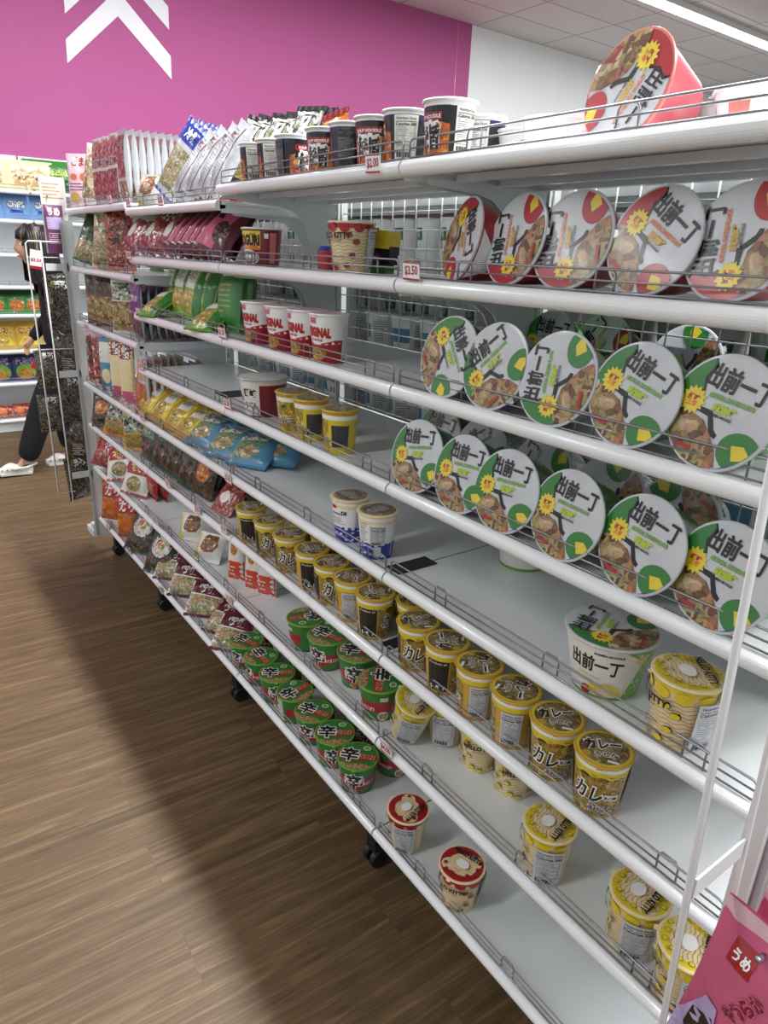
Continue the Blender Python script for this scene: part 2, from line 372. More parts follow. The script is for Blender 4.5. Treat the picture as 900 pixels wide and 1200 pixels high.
# udon tub
UDON = cupkind(.076, .058, .118, [(0, 'dkred'), (.08, 'salmon'), (.86, 'offwhite')], [rect(-.07, .004, .02, .108, 'offwhite'), rect(.02, .004, .16, .1, 'dkred'), lines(.05, .02, .12, .09, 14, 'maroon')]+[text('讃岐', -.012, .076, .046, 'black', 0, .03, 1.1), text('うどん', -.012, .036, .05, 'black', .05, .04, 1.3), text('生', -.05, .056, .018, 'dkred', 0, .03)], None, 'cap_grey', 'cap_grey', tab=False, rimth=.004, lid_recess=.004)
# yellow-red spicy seafood cup
NEO = cupkind(.057, .046, .102, [(0, 'dkred'), (.94, 'maroon')], [rect(-.045, .045, .045, .094, 'yellow'), poly([(-.045, .045), (.045, .045), (.045, .056), (0, .062), (-.045, .052)], 'orange'), circ(0, .024, .04, 'offwhite', ry=.022), circ(0, .024, .036, 'food_dark', ry=.018)]+[text('NEOGURI', -.001, .070, .086, 'black', 0, .06, 1.8)]+[text('HOT', .025, .086, .016, 'red', 0, .03), rect(.07, .01, .09, .09, 'salmon'), rect(.055, .075, .066, .088, 'white')], None, 'dkred', 'offwhite')
# dark cup with large characters, white rim
def kan_side():
    it = [rect(-.05, .004, .045, .085, 'food_orange'), poly([(-.05, .085), (.045, .085), (.045, .055), (.02, .06), (-.02, .04), (-.05, .05)], 'black'), circ(-.028, .068, .008, 'red'), circ(.03, .02, .01, 'orange'), circ(-.03, .015, .009, 'red')]
    it += [rect(-.03, .062, .03, .075, 'red'), text('SOUP NOODLE', 0, .068, .055, 'white', 0, .04)]+outlined('極旨', 0, .035, .05, b=.06, ob=.13, sy=1.5)
    it += nutri(.055, .008, .1, .085, 'offwhite')+nutri(-.105, .008, -.065, .085, 'dkgrey')
    return it
KANB = cupkind(.049, .040, .096, [(0, 'black'), (.88, 'white')], kan_side(), None, 'offwhite', 'white', rimth=.003)
KANN = cupkind(.047, .038, .096, [(0, 'black'), (.8, 'navy'), (.9, 'white')], kan_side(), None, 'offwhite', 'white', rimth=.003)
# bowl noodles (large), shared lid art
def bowl_lid(c, c2, r):
    P = lambda L: [(x*r, y*r) for x, y in L]
    it = [poly(P([(-1.05, -.15), (-.72, -.2), (-.55, -.05), (-.42, .25), (-.5, .5), (-.38, .72), (-.6, 1.05), (-1.1, 1)]), 'black'),
          poly(P([(-1.05, -.2), (-.76, -.22), (-.6, -.05), (-.47, .26), (-.55, .5), (-.44, .74), (-.66, 1.05), (-1.1, 1)]), c),
          poly(P([(-1.1, -.3), (-.5, -.12), (-.2, -.16), (.0, -.42), (.12, -.46), (.3, -.75), (.5, -1.1), (-1.1, -1.1)]), 'silver'),
          poly(P([(-1.1, -.24), (-.45, .0), (-.12, .0), (.06, -.3), (.16, -.36), (.14, -.44), (0, -.4), (-.16, -.12), (-.5, -.08), (-1.1, -.28)]), 'black'),
          poly(P([(-1.1, -.26), (-.8, -.12), (-.5, -.14), (-.2, -.2), (.08, -.44), (.26, -.62), (.46, -1.05), (-1, -1.05)]), 'food_bowl'),
          circ(.66*r, -.50*r, .40*r, c, 24, ry=.34*r), poly(P([(.5, -.42), (.72, -.36), (.92, -.5), (.9, -.66), (.76, -.6), (.62, -.66)]), 'yellow'), poly(P([(.4, -.9), (.62, -.74), (.9, -.9), (.6, -1.1)]), 'blue')]
    it += [star(-.58*r, .06*r, .27*r, .20*r, 14, 'yellow'), text('新味', -.58*r, .1*r, .24*r, 'red', 0, .05), text('上市', -.58*r, -.0*r, .2*r, 'orange', 0, .05)]
    it += [text('出前一丁', .15*r, .56*r, 1.26*r, 'black', -.06, .028, 1.35), text('ARTIFICIAL CHICKEN FLAVOR', .14*r, .25*r, .92*r, c2, 0, .05, 1.7), text('麻油味', .08*r, .07*r, .46*r, 'lime' if c2 != 'orange' else 'gold', 0, .06), text('RAMEN NOODLE', .08*r, -.06*r, .42*r, 'black', 0, .04, 1.3)]
    it += [rect(-.5*r, -.78*r, -.2*r, -.7*r, 'red')]
    return it
rB, hB = .078, .084
def bowl_side(c, H):
    it = [rect(-.1, .01, .1, H*.92, 'offwhite'), rect(.06, .002, .23, H*.95, c), lines(.10, .02, .16, H*.8, 10, 'offwhite' if c != 'white' else 'grey', .2), rect(-.2, .01, -.12, H*.85, c)]
    it += [text('出前一丁', -.01, H*.62, .085, 'black', 0, .05), text('RAMEN NOODLE', .0, H*.84, .05, 'black', 0, .03), circ(.045, H*.82, .009, 'yellow', 12)]
    it += [circ(.0, H*.18, .022, c, 18, ry=.014)]
    return it
BOWLG = cupkind(rB, .058, hB, [(0, 'green'), (.08, 'green'), (.93, 'white')], bowl_side('green', hB), bowl_lid('green', 'ltgreen', rB), 'silver', 'silver', partnames=('bowl_body', 'lid'))
BOWLR = cupkind(rB, .058, hB, [(0, 'dkred'), (.08, 'red'), (.93, 'white')], [rect(-.05, .01, .08, hB*.8, 'red'), lines(-.03, .02, .05, hB*.75, 9, 'salmon', .25), poly([(.1, hB*.9), (.2, hB*.9), (.17, hB*.5), (.13, hB*.4)], 'white')], bowl_lid('red', 'orange', rB), 'silver', 'silver', partnames=('bowl_body', 'lid'))
mat('bowl_pink', (208, 96, 106), .3, coat=.4)
BOWLP = cupkind(.082, .060, .105, [(0, 'bowl_pink'), (.08, 'bowl_pink'), (.93, 'white')], [lines(-.05, .02, .03, .08, 9, 'palepink', .25), rect(.06, .02, .1, .05, 'offwhite'), lines(.065, .022, .095, .048, 6, 'dkgrey')], bowl_lid('red', 'orange', .082), 'silver', 'salmon', partnames=('bowl_body', 'lid'))
def rot_art(it, a):
    c, q = math.cos(a), math.sin(a); return [([[(p[0]*c-p[1]*q, p[0]*q+p[1]*c) for p in t] for t in tr], m) for tr, m in it]
def upside():
    it = [rect(-.075, .006, .075, .102, 'offwhite'), poly([(.03, .004), (.078, .004), (.078, .106), (.02, .106), (.055, .085), (.045, .05)], 'ltgreen'), rect(.078, .004, .21, .1, 'offwhite'), lines(.085, .01, .18, .098, 12, 'ltgreen', .25)]
    it += [text('出前一丁', -.026, .072, .088, 'black', -.05, .03, 1.5), text('RAMEN NOODLE', -.005, .096, .045, 'black', 0, .04), star(.05, .088, .010, .008, 10, 'yellow'), text('CHICKEN FLAVOR', -.035, .046, .04, 'lime', -.1, .03)]
    it += [poly([(-.05, .01), (-.03, .03), (0, .036), (.02, .028), (.03, .01)], 'yellow'), circ(-.005, .018, .012, 'cream'), circ(-.04, .014, .01, 'red')]
    return it
BOWLUP = cupkind(.079, .058, .112, [(0, 'ltgreen'), (.06, 'offwhite'), (.93, 'offwhite')], upside(), rot_art(bowl_lid('green', 'ltgreen', .079), 1.25), 'silver', 'silver', partnames=('bowl_body', 'lid'))
BACKG = cupkind(.052, .044, .085, [(0, 'white')], [rect(-.02, .025, .02, .06, 'green'), rect(-.09, .03, -.06, .055, 'dkgrey'), rect(.08, .025, .12, .06, 'green'), text('茶', 0, .042, .02, 'white')], None, 'offwhite', 'white', partnames=('tub_body', 'lid'))
BACKB = cupkind(.066, .052, .115, [(0, 'offwhite'), (.3, 'white')], [rect(-.05, .03, .03, .075, 'ltblue'), lines(.045, .02, .1, .09, 9, 'grey'), rect(-.12, .03, -.08, .075, 'ltblue'), rect(.14, .03, .18, .075, 'ltblue')], None, 'offwhite', 'white', partnames=('tub_body', 'lid'))

CUPS = []
def M_up(p, rot): return Matrix.Translation(p) @ Matrix.Rotation(rot, 4, 'Z')
ORD = ['first', 'second', 'third', 'fourth', 'fifth', 'sixth', 'seventh', 'eighth', 'ninth', 'tenth', 'eleventh', 'twelfth', 'thirteenth', 'fourteenth']
SH = {1: 'bottom shelf', 2: 'second shelf up', 3: 'third shelf up', 4: 'fourth shelf up', 5: 'fifth shelf up', 6: 'sixth shelf up', 7: 'shelf below the top', 8: 'top shelf'}
def cup_at(kind, name, label, cat, u, v, l, H, rot=0, group=None, ymax=-.056, tilt=None):
    p = onz(u, v, deck(l)+H)
    if p.y > ymax or l == 7: p.y = ymax; p.x = xu(u, ymax, deck(l)+H)
    p.z = deck(l)+.0005
    o = inst(kind, name, label, cat, M_up(p, math.radians(rot)), group)
    rr = max(math.hypot(vv.co.x, vv.co.y) for vv in kind[1][1].vertices if vv.co.y < .03)
    CUPS.append([o, min(rr, .07 if H < .11 else .06) if H != .112 else .082, l, ymax]); return o

# rotation 0 faces the aisle (+y); the camera stands to the left-front, so ~ -40 faces the camera
# curry cups, third shelf, near bay
g = 'yellow curry noodle cups on the third shelf'
row = [(498, 733, 60), (532, 757, 128), (564, 783, -58), (599, 808, -72), (644, 842, 38), (698, 873, 30)]
desc = ['with curry lettering facing out', 'turned to its black back panel', 'turned so its white side panel shows', 'with its nutrition panel facing the aisle', 'lettering forward, second from near end of row', 'lettering forward, nearest of its row']
for i, (u, v, r) in enumerate(row):
    cup_at(CURRY, 'noodle_cup', 'yellow curry noodle cup, '+('%s in near row, ' % ORD[i] if i < 4 else '')+desc[i], 'noodle cup', u, v, 3, H_, r, g)
row = [(294, 598, 150), (316, 617, 82), (336, 628, 66), (365, 645, 150), (386, 663, 80), (418, 683, -60), (443, 702, 132)]
for i, (u, v, r) in enumerate(row):
    cup_at(CURRY, 'noodle_cup', 'yellow curry noodle cup, %s from left in the row left of the shelf joint' % ORD[i], 'noodle cup', u, v, 3, H_, r, g)
for i, (u, v, r) in enumerate([(349, 616, 40), (376, 634, 90), (437, 675, 20), (470, 700, 60)]):
    cup_at(CURRY, 'noodle_cup', 'yellow curry noodle cup in the back row on the third shelf, %s from left' % ORD[i], 'noodle cup', u, v, 3, H_, r, g)
# hot noodle cups, bottom shelf
g = 'green and red noodle cups on the bottom shelf'
row = [(291, 759), (309, 779), (327, 798), (345, 819), (366, 842), (388, 865), (414, 890)]
rots = [20, 0, 60, 100, 30, 55, 45]
for i, (u, v) in enumerate(row):
    cup_at(SHIN, 'noodle_cup', 'green and red hot noodle cup, %s from left in bottom-shelf front row' % ORD[i], 'noodle cup', u, v, 1, hS, rots[i], g, ymax=-.066)
for i, (u, v) in enumerate([(316, 757), (338, 772), (360, 800), (400, 836), (427, 862), (462, 884)]):
    cup_at(SHIN, 'noodle_cup', 'green and red hot noodle cup, %s from left in bottom-shelf rear row' % ORD[i], 'noodle cup', u, v, 1, hS, [10, 150, 70, 190, 60, -30][i], g, ymax=-.2)
g = 'green and red noodle cups on the second shelf'
for i, (u, v, r, d) in enumerate([(360, 724, -105, 'farthest, white panel out'), (385, 744, 20, 'second from far end'), (418, 762, 45, 'third from far end'), (446, 797, -40, 'nearest, behind the lip')]):
    cup_at(SHIN, 'noodle_cup', 'green and red hot noodle cup on second shelf, '+d, 'noodle cup', u, v, 2, hS*1.0, r, g)
# tilted yellow cup behind the $4.00 tag
p = onz(478, 850, deck(2)+.055); 
M = Matrix.Translation((p.x+.03, p.y-.02, deck(2)+.013)) @ Matrix.Rotation(-.3, 4, 'Y') @ Matrix.Rotation(math.radians(-75), 4, 'Z')
inst(KITY, 'noodle_cup', 'yellow noodle cup leaning over behind the $4.00 tag, nutrition panel showing', 'noodle cup', M, 'yellow noodle cups')
for i, (u, v, r, l, d) in enumerate([(521, 815, -80, 2, 'yellow noodle cup standing under the curry cups, white panel out'), (560, 845, 50, 2, 'cream and yellow noodle cup tucked under the third curry cup'), (600, 875, 60, 2, 'cream and yellow noodle cup peeking below the barcode curry cup'),
        (645, 965, -78, 2, 'yellow-lidded cream noodle cup with nutrition panel, alone mid second shelf'), (757, 1052, -85, 2, 'yellow noodle cup, farther of two near the pink bag'), (803, 1103, -70, 2, 'yellow noodle cup nearest the pink bag, behind white wire'),
        (807, 790, -40, 4, 'yellow noodle cup with lemons beside the upright green bowl')]):
    if i < 3: p = onz(u, v+48, deck(2)); p.y -= .0; M = M_up((p.x, p.y, deck(2)+.0005), math.radians(r)); inst(KITY, 'noodle_cup', d, 'noodle cup', M, 'yellow noodle cups')
    else: cup_at(KITY, 'noodle_cup', d, 'noodle cup', u, v, l, .120, r, 'yellow noodle cups')
cup_at(KITR, 'noodle_cup', 'red-lidded cream noodle cup at the bottom-shelf joint, panel outward', 'noodle cup', 478.5, 954, 1, .114, -78, 'red and cream noodle cups')
cup_at(KITR, 'noodle_cup', 'red-lidded cream noodle cup with strawberries, nearest on the bottom shelf', 'noodle cup', 541.5, 1026, 1, .114, 15, 'red and cream noodle cups')
cup_at(KITR, 'noodle_cup', 'cream and red noodle cup standing on the shelf below the top', 'noodle cup', 412, 268, 7, .114, 10, 'red and cream noodle cups', ymax=-.08)
# upright green bowls
cup_at(BOWLUP, 'noodle_bowl', 'large white and green noodle bowl standing upright on fourth shelf', 'noodle bowl', 717.5, 745, 4, .112, 40, ymax=-.083)
p = onz(596, 664, deck(4)); inst(BOWLUP, 'noodle_bowl', 'green noodle bowl standing at the back under the fifth shelf', 'noodle bowl', M_up((p.x, p.y-.05, deck(4)+.0005), 2.6))
# blue cups
cup_at(BLUE, 'noodle_cup', 'blue and white noodle cup, left of the pair', 'noodle cup', 411, 591, 4, .119, 10, 'blue and white noodle cups')
cup_at(BLUE, 'noodle_cup', 'blue and white noodle cup, right of the pair, panel outward', 'noodle cup', 443, 605, 4, .119, -70, 'blue and white noodle cups')
# original
for i, (u, v) in enumerate([(303, 362), (332, 366), (359, 371), (386, 376)]):
    cup_at(ORIG, 'noodle_cup', 'white and red original noodle cup, %s from left in its row' % ORD[i], 'noodle cup', u, v, 6, .120, [2, 0, -6, 4][i]+12, 'white and red noodle cups on the sixth shelf')
cup_at(UDON, 'udon_tub', 'grey-lidded dark red and white udon tub on fifth shelf', 'udon tub', 308.5, 447, 5, .118, 36, ymax=-.08)
for i, (u, v, r, y) in enumerate([(346, 464, 40, -.056), (362, 474, -10, -.056), (399, 484, -25, -.056)]):
    cup_at(CURRYW, 'noodle_cup', ['yellow noodle cup right behind the udon tub', 'yellow noodle cup with grey panel, middle of three beside udon tub', 'yellow noodle cup at the right of three beside udon tub'][i], 'noodle cup', u, v, 5, .114, r, 'yellow noodle cups on the fifth shelf')
cup_at(NEO, 'noodle_cup', 'dark red noodle cup with a yellow front panel', 'noodle cup', 307, 272, 7, .102, 8, ymax=-.065)
# dark cups on top shelf
row = [(302, 163, 0, -48), (320, 160, 1, -50), (345, 160, 1, 112), (382, 144, 1, 30), (413, 141, 1, 160), (441, 134, 1, 30), (475, 126, 1, -52), (528, 117, 0, -6), (566, 139, 1, -70)]
for i, (u, v, k, r) in enumerate(row):
    kk = KANB if (k == 0 and i > 0) else KANN
    cup_at(kk, 'noodle_cup', ['black noodle cup with white rim, largest at the right of the row' if i == 7 else 'dark noodle cup with blue band, %s from left along the top shelf' % ORD[i]][0], 'noodle cup', u, v, 8, .096, r, 'dark noodle cups on the top shelf', ymax=-.055 if i != 8 else -.16)

for _ in range(60):
    for i in range(len(CUPS)):
        for j in range(i+1, len(CUPS)):
            a, b = CUPS[i], CUPS[j]
            if a[2] != b[2]: continue
            pa, pb = a[0].matrix_world.translation.copy(), b[0].matrix_world.translation.copy(); d = pb-pa; need = a[1]+b[1]+.001
            if 0 < d.length < need:
                e = d.normalized()*(need-d.length)*.5; pa -= e; pb += e
                for c, q in ((a, pa), (b, pb)): q.y = max(min(q.y, c[3]), -.34); m_ = c[0].matrix_world.copy(); m_.translation = q; c[0].matrix_world = m_
# tilted bowls
tl = math.atan((rB-.058)/hB)
def bowl_at(kind, u, v, l, spin, yaw, label, lean=tl, zoff=0, group=None, R=rB, H=hB, ymax=-.028):
    zc = deck(l)+(R+.003)*math.cos(lean)+zoff+.001; p = onz(u, v, zc)
    if l == 7: ymax = -.075
    if p.y > ymax or l == 7: p.y = ymax; p.x = xu(u, ymax, zc)
    p.z = zc
    A = Matrix.Rotation(math.radians(yaw), 4, 'Z') @ Matrix.Rotation(-(PI/2-lean), 4, 'X') @ Matrix.Rotation(math.radians(spin), 4, 'Z')
    M = Matrix.Translation(p-(A @ Vector((0, 0, H)))) @ A
    return inst(kind, 'noodle_bowl', label, 'noodle bowl', M, group)
g = 'green noodle bowls on their sides, fifth shelf'
for i, (u, v, s, y) in enumerate([(488, 539, 12, 3), (541, 558, 4, 0), (592, 580, 4, 0), (663, 612, -2, -4), (750, 641, -6, -6), (845, 681, -4, -8)]):
    bowl_at(BOWLG, u, v, 5, s, y, 'green noodle bowl on its side, %s from left on the fifth shelf' % ORD[i], group=g)
g = 'green noodle bowls on their sides, sixth shelf'
for i, (u, v, s, y) in enumerate([(525, 423, -50, 0), (579, 432, 48, 0), (652, 452, 95, 0), (742, 468, -16, -3), (843, 490, -8, -6)]):
    bowl_at(BOWLG, u, v, 6, s, y, 'green noodle bowl on its side, %s from left on the sixth shelf' % ORD[i], group=g)
for i, (u, v, k) in enumerate([(640, 405, BOWLG), (703, 408, BOWLR), (800, 428, BOWLG)]):
    bowl_at(k, u, v, 6, 60*i, 0, ['green noodle bowl half hidden behind the third bowl on sixth shelf', 'red noodle bowl hidden behind the green bowls on sixth shelf', 'silver-lidded noodle bowl behind the two nearest on sixth shelf'][i], group=None, ymax=-.15)
for i, (u, v) in enumerate([(512, 555), (562, 572), (632, 600), (710, 615), (790, 640)]):
    p = ony(u, v, -.17); bowl_at(BOWLG, u, v-20, 5, 40*i, 0, 'green noodle bowl in the rear row of fifth shelf, %s from left' % ORD[i], group='rear noodle bowls on the fifth shelf', ymax=-.17)
g = 'red noodle bowls on their sides'
for i, (u, v, s, y) in enumerate([(541, 286, -62, -19), (604, 288, 100, -9), (670, 288, 98, 0), (765, 288, -30, -4), (866, 291, 100, -6)]):
    bowl_at(BOWLR, u, v, 7, s, y, 'red noodle bowl on its side, %s from left below the top shelf' % ORD[i], group=g)
# top bowl
A = Matrix.Rotation(math.radians(-6), 4, 'Z') @ Matrix.Rotation(-(PI/2-.22), 4, 'X') @ Matrix.Rotation(math.radians(-118), 4, 'Z')
zc = deck(8)+.0865*math.cos(.22)+.001; p = Vector((xu(735, -.13, zc), -.13, zc))
inst(BOWLP, 'noodle_bowl', 'big pink and white noodle bowl tipped on its side on top shelf', 'noodle bowl', Matrix.Translation(p-(A @ Vector((0, 0, .105)))) @ A)

# wrapped white bowls behind on the top shelf
WB = cupkind(.066, .05, .07, [(0, 'white')], [rect(-.03, .02, .03, .05, 'silver'), rect(.06, .02, .09, .05, 'salmon')], [circ(0, 0, .05, 'silver'), text('麺', 0, 0, .04, 'grey')], 'white', 'white', partnames=('bowl_body', 'lid'))
for i, (u, v, y) in enumerate([(586, 152, -.28), (622, 146, -.26), (655, 142, -.2), (686, 150, -.3), (800, 120, -.3), (893, 118, -.22), (850, 118, -.3)]):
    q = ony(u, v, y); inst(WB, 'noodle_bowl', 'white film-wrapped bowl at the back of the top shelf, %s from left' % ORD[i], 'noodle bowl', M_up((q.x, y, deck(8)+.0005), i), 'white wrapped bowls on the top shelf')

# ------------------------------------------------------------ shelving
def shelf_mesh(w, z, depth=DEPTH):
    b = MB(); g_ = .003
    x0, x1 = g_, w-g_
    # pan
    b.sweep([(-depth, z+DK), (-depth, z-.012), (-depth+.02, z-.012), (-depth+.02, z), (-.03, z), (-.03, z-.008), (-.012, z-.012), (-.012, z+DK)], x0, x1, 'shelf_white')
    # rounded nose
    n = 12; P = [(-.012+.012*math.cos(a)*1.25, z+.0155*math.sin(a)) for a in [(-PI/2+PI*i/n) for i in range(n+1)]]+[(-.0155, z+.0125), (-.0155, z-.0125)]
    b.sweep(P, x0, x1, 'shelf_lip')
    # end flanges
    for x in (x0+.001, x1-.001): b.box((x, -depth/2, z-.010), (.002, depth-.03, .022), 'shelf_white')
    # stiffeners beneath
    for y in (-.14, -.26): b.box((w/2, y, z-.008), (w-.04, .02, .014), 'shelf_white')
    return b
def guard_mesh(w, z):
    b = MB(); x0, x1 = .010, w-.012; y = -.014; r = .0018
    zt, zm, zb = z+.050, z+.034, z+.018
    c = .010; pts = [(x0, y, zb), (x0, y, zt-c)]+[(x0+c-c*math.cos(a), y, zt-c+c*math.sin(a)) for a in (PI/8, PI/4, 3*PI/8, PI/2)]
    pts += [(x1-c+c*math.sin(a), y, zt-c+c*math.cos(a)) for a in (0, PI/8, PI/4, 3*PI/8, PI/2)]+[(x1, y, zb)]
    b.tube(pts, r*1.15, 'chrome'); b.tube([(x0, y, zm), (x1, y, zm)], r, 'chrome'); b.tube([(x0, y, zb), (x1, y, zb)], r, 'chrome')
    for x in (x0, x1): b.tube([(x, y, z+.008), (x, y, zb)], r, 'chrome')
    for fr in (.12, .44, .79):
        x = w*fr; y2 = y-.0045; d = .018
        b.tube([(x-d, y2, z+.010), (x-d, y2, zt-.006), (x-d+.006, y2, zt+.002), (x+d-.006, y2, zt+.002), (x+d, y2, zt-.006), (x+d, y2, z+.010)], r*1.1, 'chrome')
    return b
def bracket_mesh(x, z, L=.36):
    b = MB(); P = [(-DEPTH+.003, z-.013), (-.05, z-.013), (-.06, z-.026), (-.20, z-.034)]
    P += [(-.20-(.1)*math.sin(t), z-.034-.10*(1-math.cos(t))) for t in (.4, .8, 1.2, 1.5)]+[(-DEPTH+.003, z-.15)]
    P = P[::-1]
    b.sweep(P, x-.002, x+.002, 'upright_white'); return b
_cm = {}
def bay(x0, w, levels, label, mesh_from, solid_to, extra_up=False, mesh_x=None):
    r = empty('shelving_bay', label, 'shelving', Matrix.Translation((x0, 0, 0)), 'white gondola shelving bays')
    for i, z in levels:
        s = shelf_mesh(w, z).build('shelf', r)
        guard_mesh(w, z).build('wire_guard', s)
        if i > 1:
            bracket_mesh(.018, z).build('bracket', s); bracket_mesh(w-.018, z).build('bracket', s)
    top = 1.93
    def upr(x):
        b = MB(); b.box((x, -DEPTH-.022, top/2+.06), (.046, .036, top-.12), 'upright_white')
        for k in range(46): b.box((x-.009, -DEPTH-.0035, .3+k*.035), (.004, .002, .018), 'dark_gap'); b.box((x+.009, -DEPTH-.0035, .3+k*.035), (.004, .002, .018), 'dark_gap')
        b.build('upright', r)
    upr(w)
    if extra_up: upr(0)
    b = MB(); b.box((w/2, -DEPTH-.03, (solid_to+.16)/2), (w-.05, .012, solid_to-.16), 'panel_grey')
    for k in range(9): b.box((w*(k+1)/10, -DEPTH-.0235, (solid_to+.16)/2), (.003, .001, solid_to-.2), 'upright_white')
    b.build('back_panel', r)
    if mesh_from:
        b = MB(); zt = 1.915; n = 15
        for k in range(n+1): x = .03+(w-.06)*k/n; b.tube([(x, -DEPTH-.014, mesh_from), (x, -DEPTH-.014, zt)], .0019, 'mesh_wire', 5)
        z = mesh_from
        while z < zt+.001: b.tube([(.026, -DEPTH-.0175, z), (w-.026, -DEPTH-.0175, z)], .0019, 'mesh_wire', 5); z += .050
        b.build('mesh_panel', r)
    b = MB(); b.box((w/2, -.34, .14), (w-.01, .03, .06), 'upright_white'); b.box((w-.02, -.25, .165), (.04, .36, .04), 'upright_white'); b.build('base_frame', r)
    def caster(x):
        b = MB(); M = Matrix.Translation((x, -.055, .045)) @ Matrix.Rotation(PI/2, 4, 'Y')
        for dx in (-.017, .017):
            M2 = Matrix.Translation((x+dx, -.075, .033)) @ Matrix.Rotation(PI/2, 4, 'Y')
            b.lathe([(.012, -.010, 'rubber'), (.028, -.010, 'rubber'), (.032, -.006, 'rubber'), (.032, .006, 'rubber'), (.028, .010, 'rubber'), (.012, .010, 'rubber')], 20, M2)
        b.box((x, -.08, .085), (.045, .05, .05), 'rubber'); b.lathe([(.012, .1, 'chrome'), (.012, .19, 'chrome')], 10, Matrix.Translation((x, -.08, 0))); b.build('caster', r)
    caster(.08 if x0 < .1 else .16)
    if x0 > 1: caster(w-.06)
    return r
L8 = [(i, Z[i]) for i in range(1, 9)]
bay(-.9, .9, L8, 'nearest white shelving bay, holding noodle bowls on their sides', Z[5]+.02, Z[5]+.005, True)
bay(0, .9, L8, 'second white shelving bay from the camera, blue cups on fourth shelf', Z[5]+.02, Z[5]+.005)
bay(.9, .9, [(i, Z[i]) for i in range(1, 8)]+[(8, ZC8)], 'third white shelving bay, full of dark red, green and yellow packets', Z[5]+.02, Z[5]+.005)
rD = bay(1.8, 1.02, [(i, ZD[i]) for i in range(1, 8)], 'farthest white shelving bay, seven shelves of tall packets', None, .3)

# rear side of the gondola: plain shelves carrying tubs
rb = empty('shelving_bay', 'back half of the white shelving, glimpsed through the wire mesh', 'shelving', Matrix.Translation((-.9, 0, 0)), 'white gondola shelving bays')
for z in (.22, .55, .88, 1.2, 1.43, 1.66, 1.885):
    b = MB(); b.box((1.85, -.46-.215, z), (3.7, .42, .02), 'shelf_white'); b.box((1.85, -.46-.215, z-.02), (3.66, .38, .02), 'panel_grey'); b.build('shelf', rb)
b = MB(); b.box((1.85, -.66, .12), (3.7, .36, .06), 'shelf_white'); 
for x in (.1, 1.7, 3.6): b.box((x, -.66, .045), (.05, .1, .09), 'rubber')
b.build('base_frame', rb)
for x in (.02, .9, 1.8, 2.7, 3.68): b = MB(); b.box((x, -.475, .9), (.04, .03, 1.7), 'upright_white'); b.build('upright', rb)
for ti, (z, k, H, nst, yb) in enumerate(((1.67, BACKG, .088, 2, -.545), (1.67, BACKB, .116, 1, -.70), (1.44, BACKB, .116, 1, -.56), (1.44, BACKG, .088, 2, -.70), (1.21, BACKB, .116, 1, -.56), (1.21, BACKB, .116, 1, -.71))):
    st = .116 if k is BACKG else .15
    for i in range(int((2.7 if yb > -.6 else 3.4)/st)):
        for j in range(nst):
            x = -.84+i*st
            if ti == 0 and x < -.25: continue
            M = M_up((x+(.04 if yb < -.6 else 0), yb, z+.0005+j*H), random.uniform(-.6, .6))
            lv = 'below the top' if z > 1.6 else ('at sixth shelf height' if z > 1.4 else 'at fifth shelf height')
            inst(k, 'food_tub', ('small white tub with green label' if k is BACKG else 'white tub with pale blue label')+' behind the mesh %s, %s' % (lv, 'against the mesh' if yb > -.6 else 'second row back'), 'tub', M, 'tubs behind the wire mesh %s, row %s' % (lv, 'one' if yb > -.6 else 'two'))

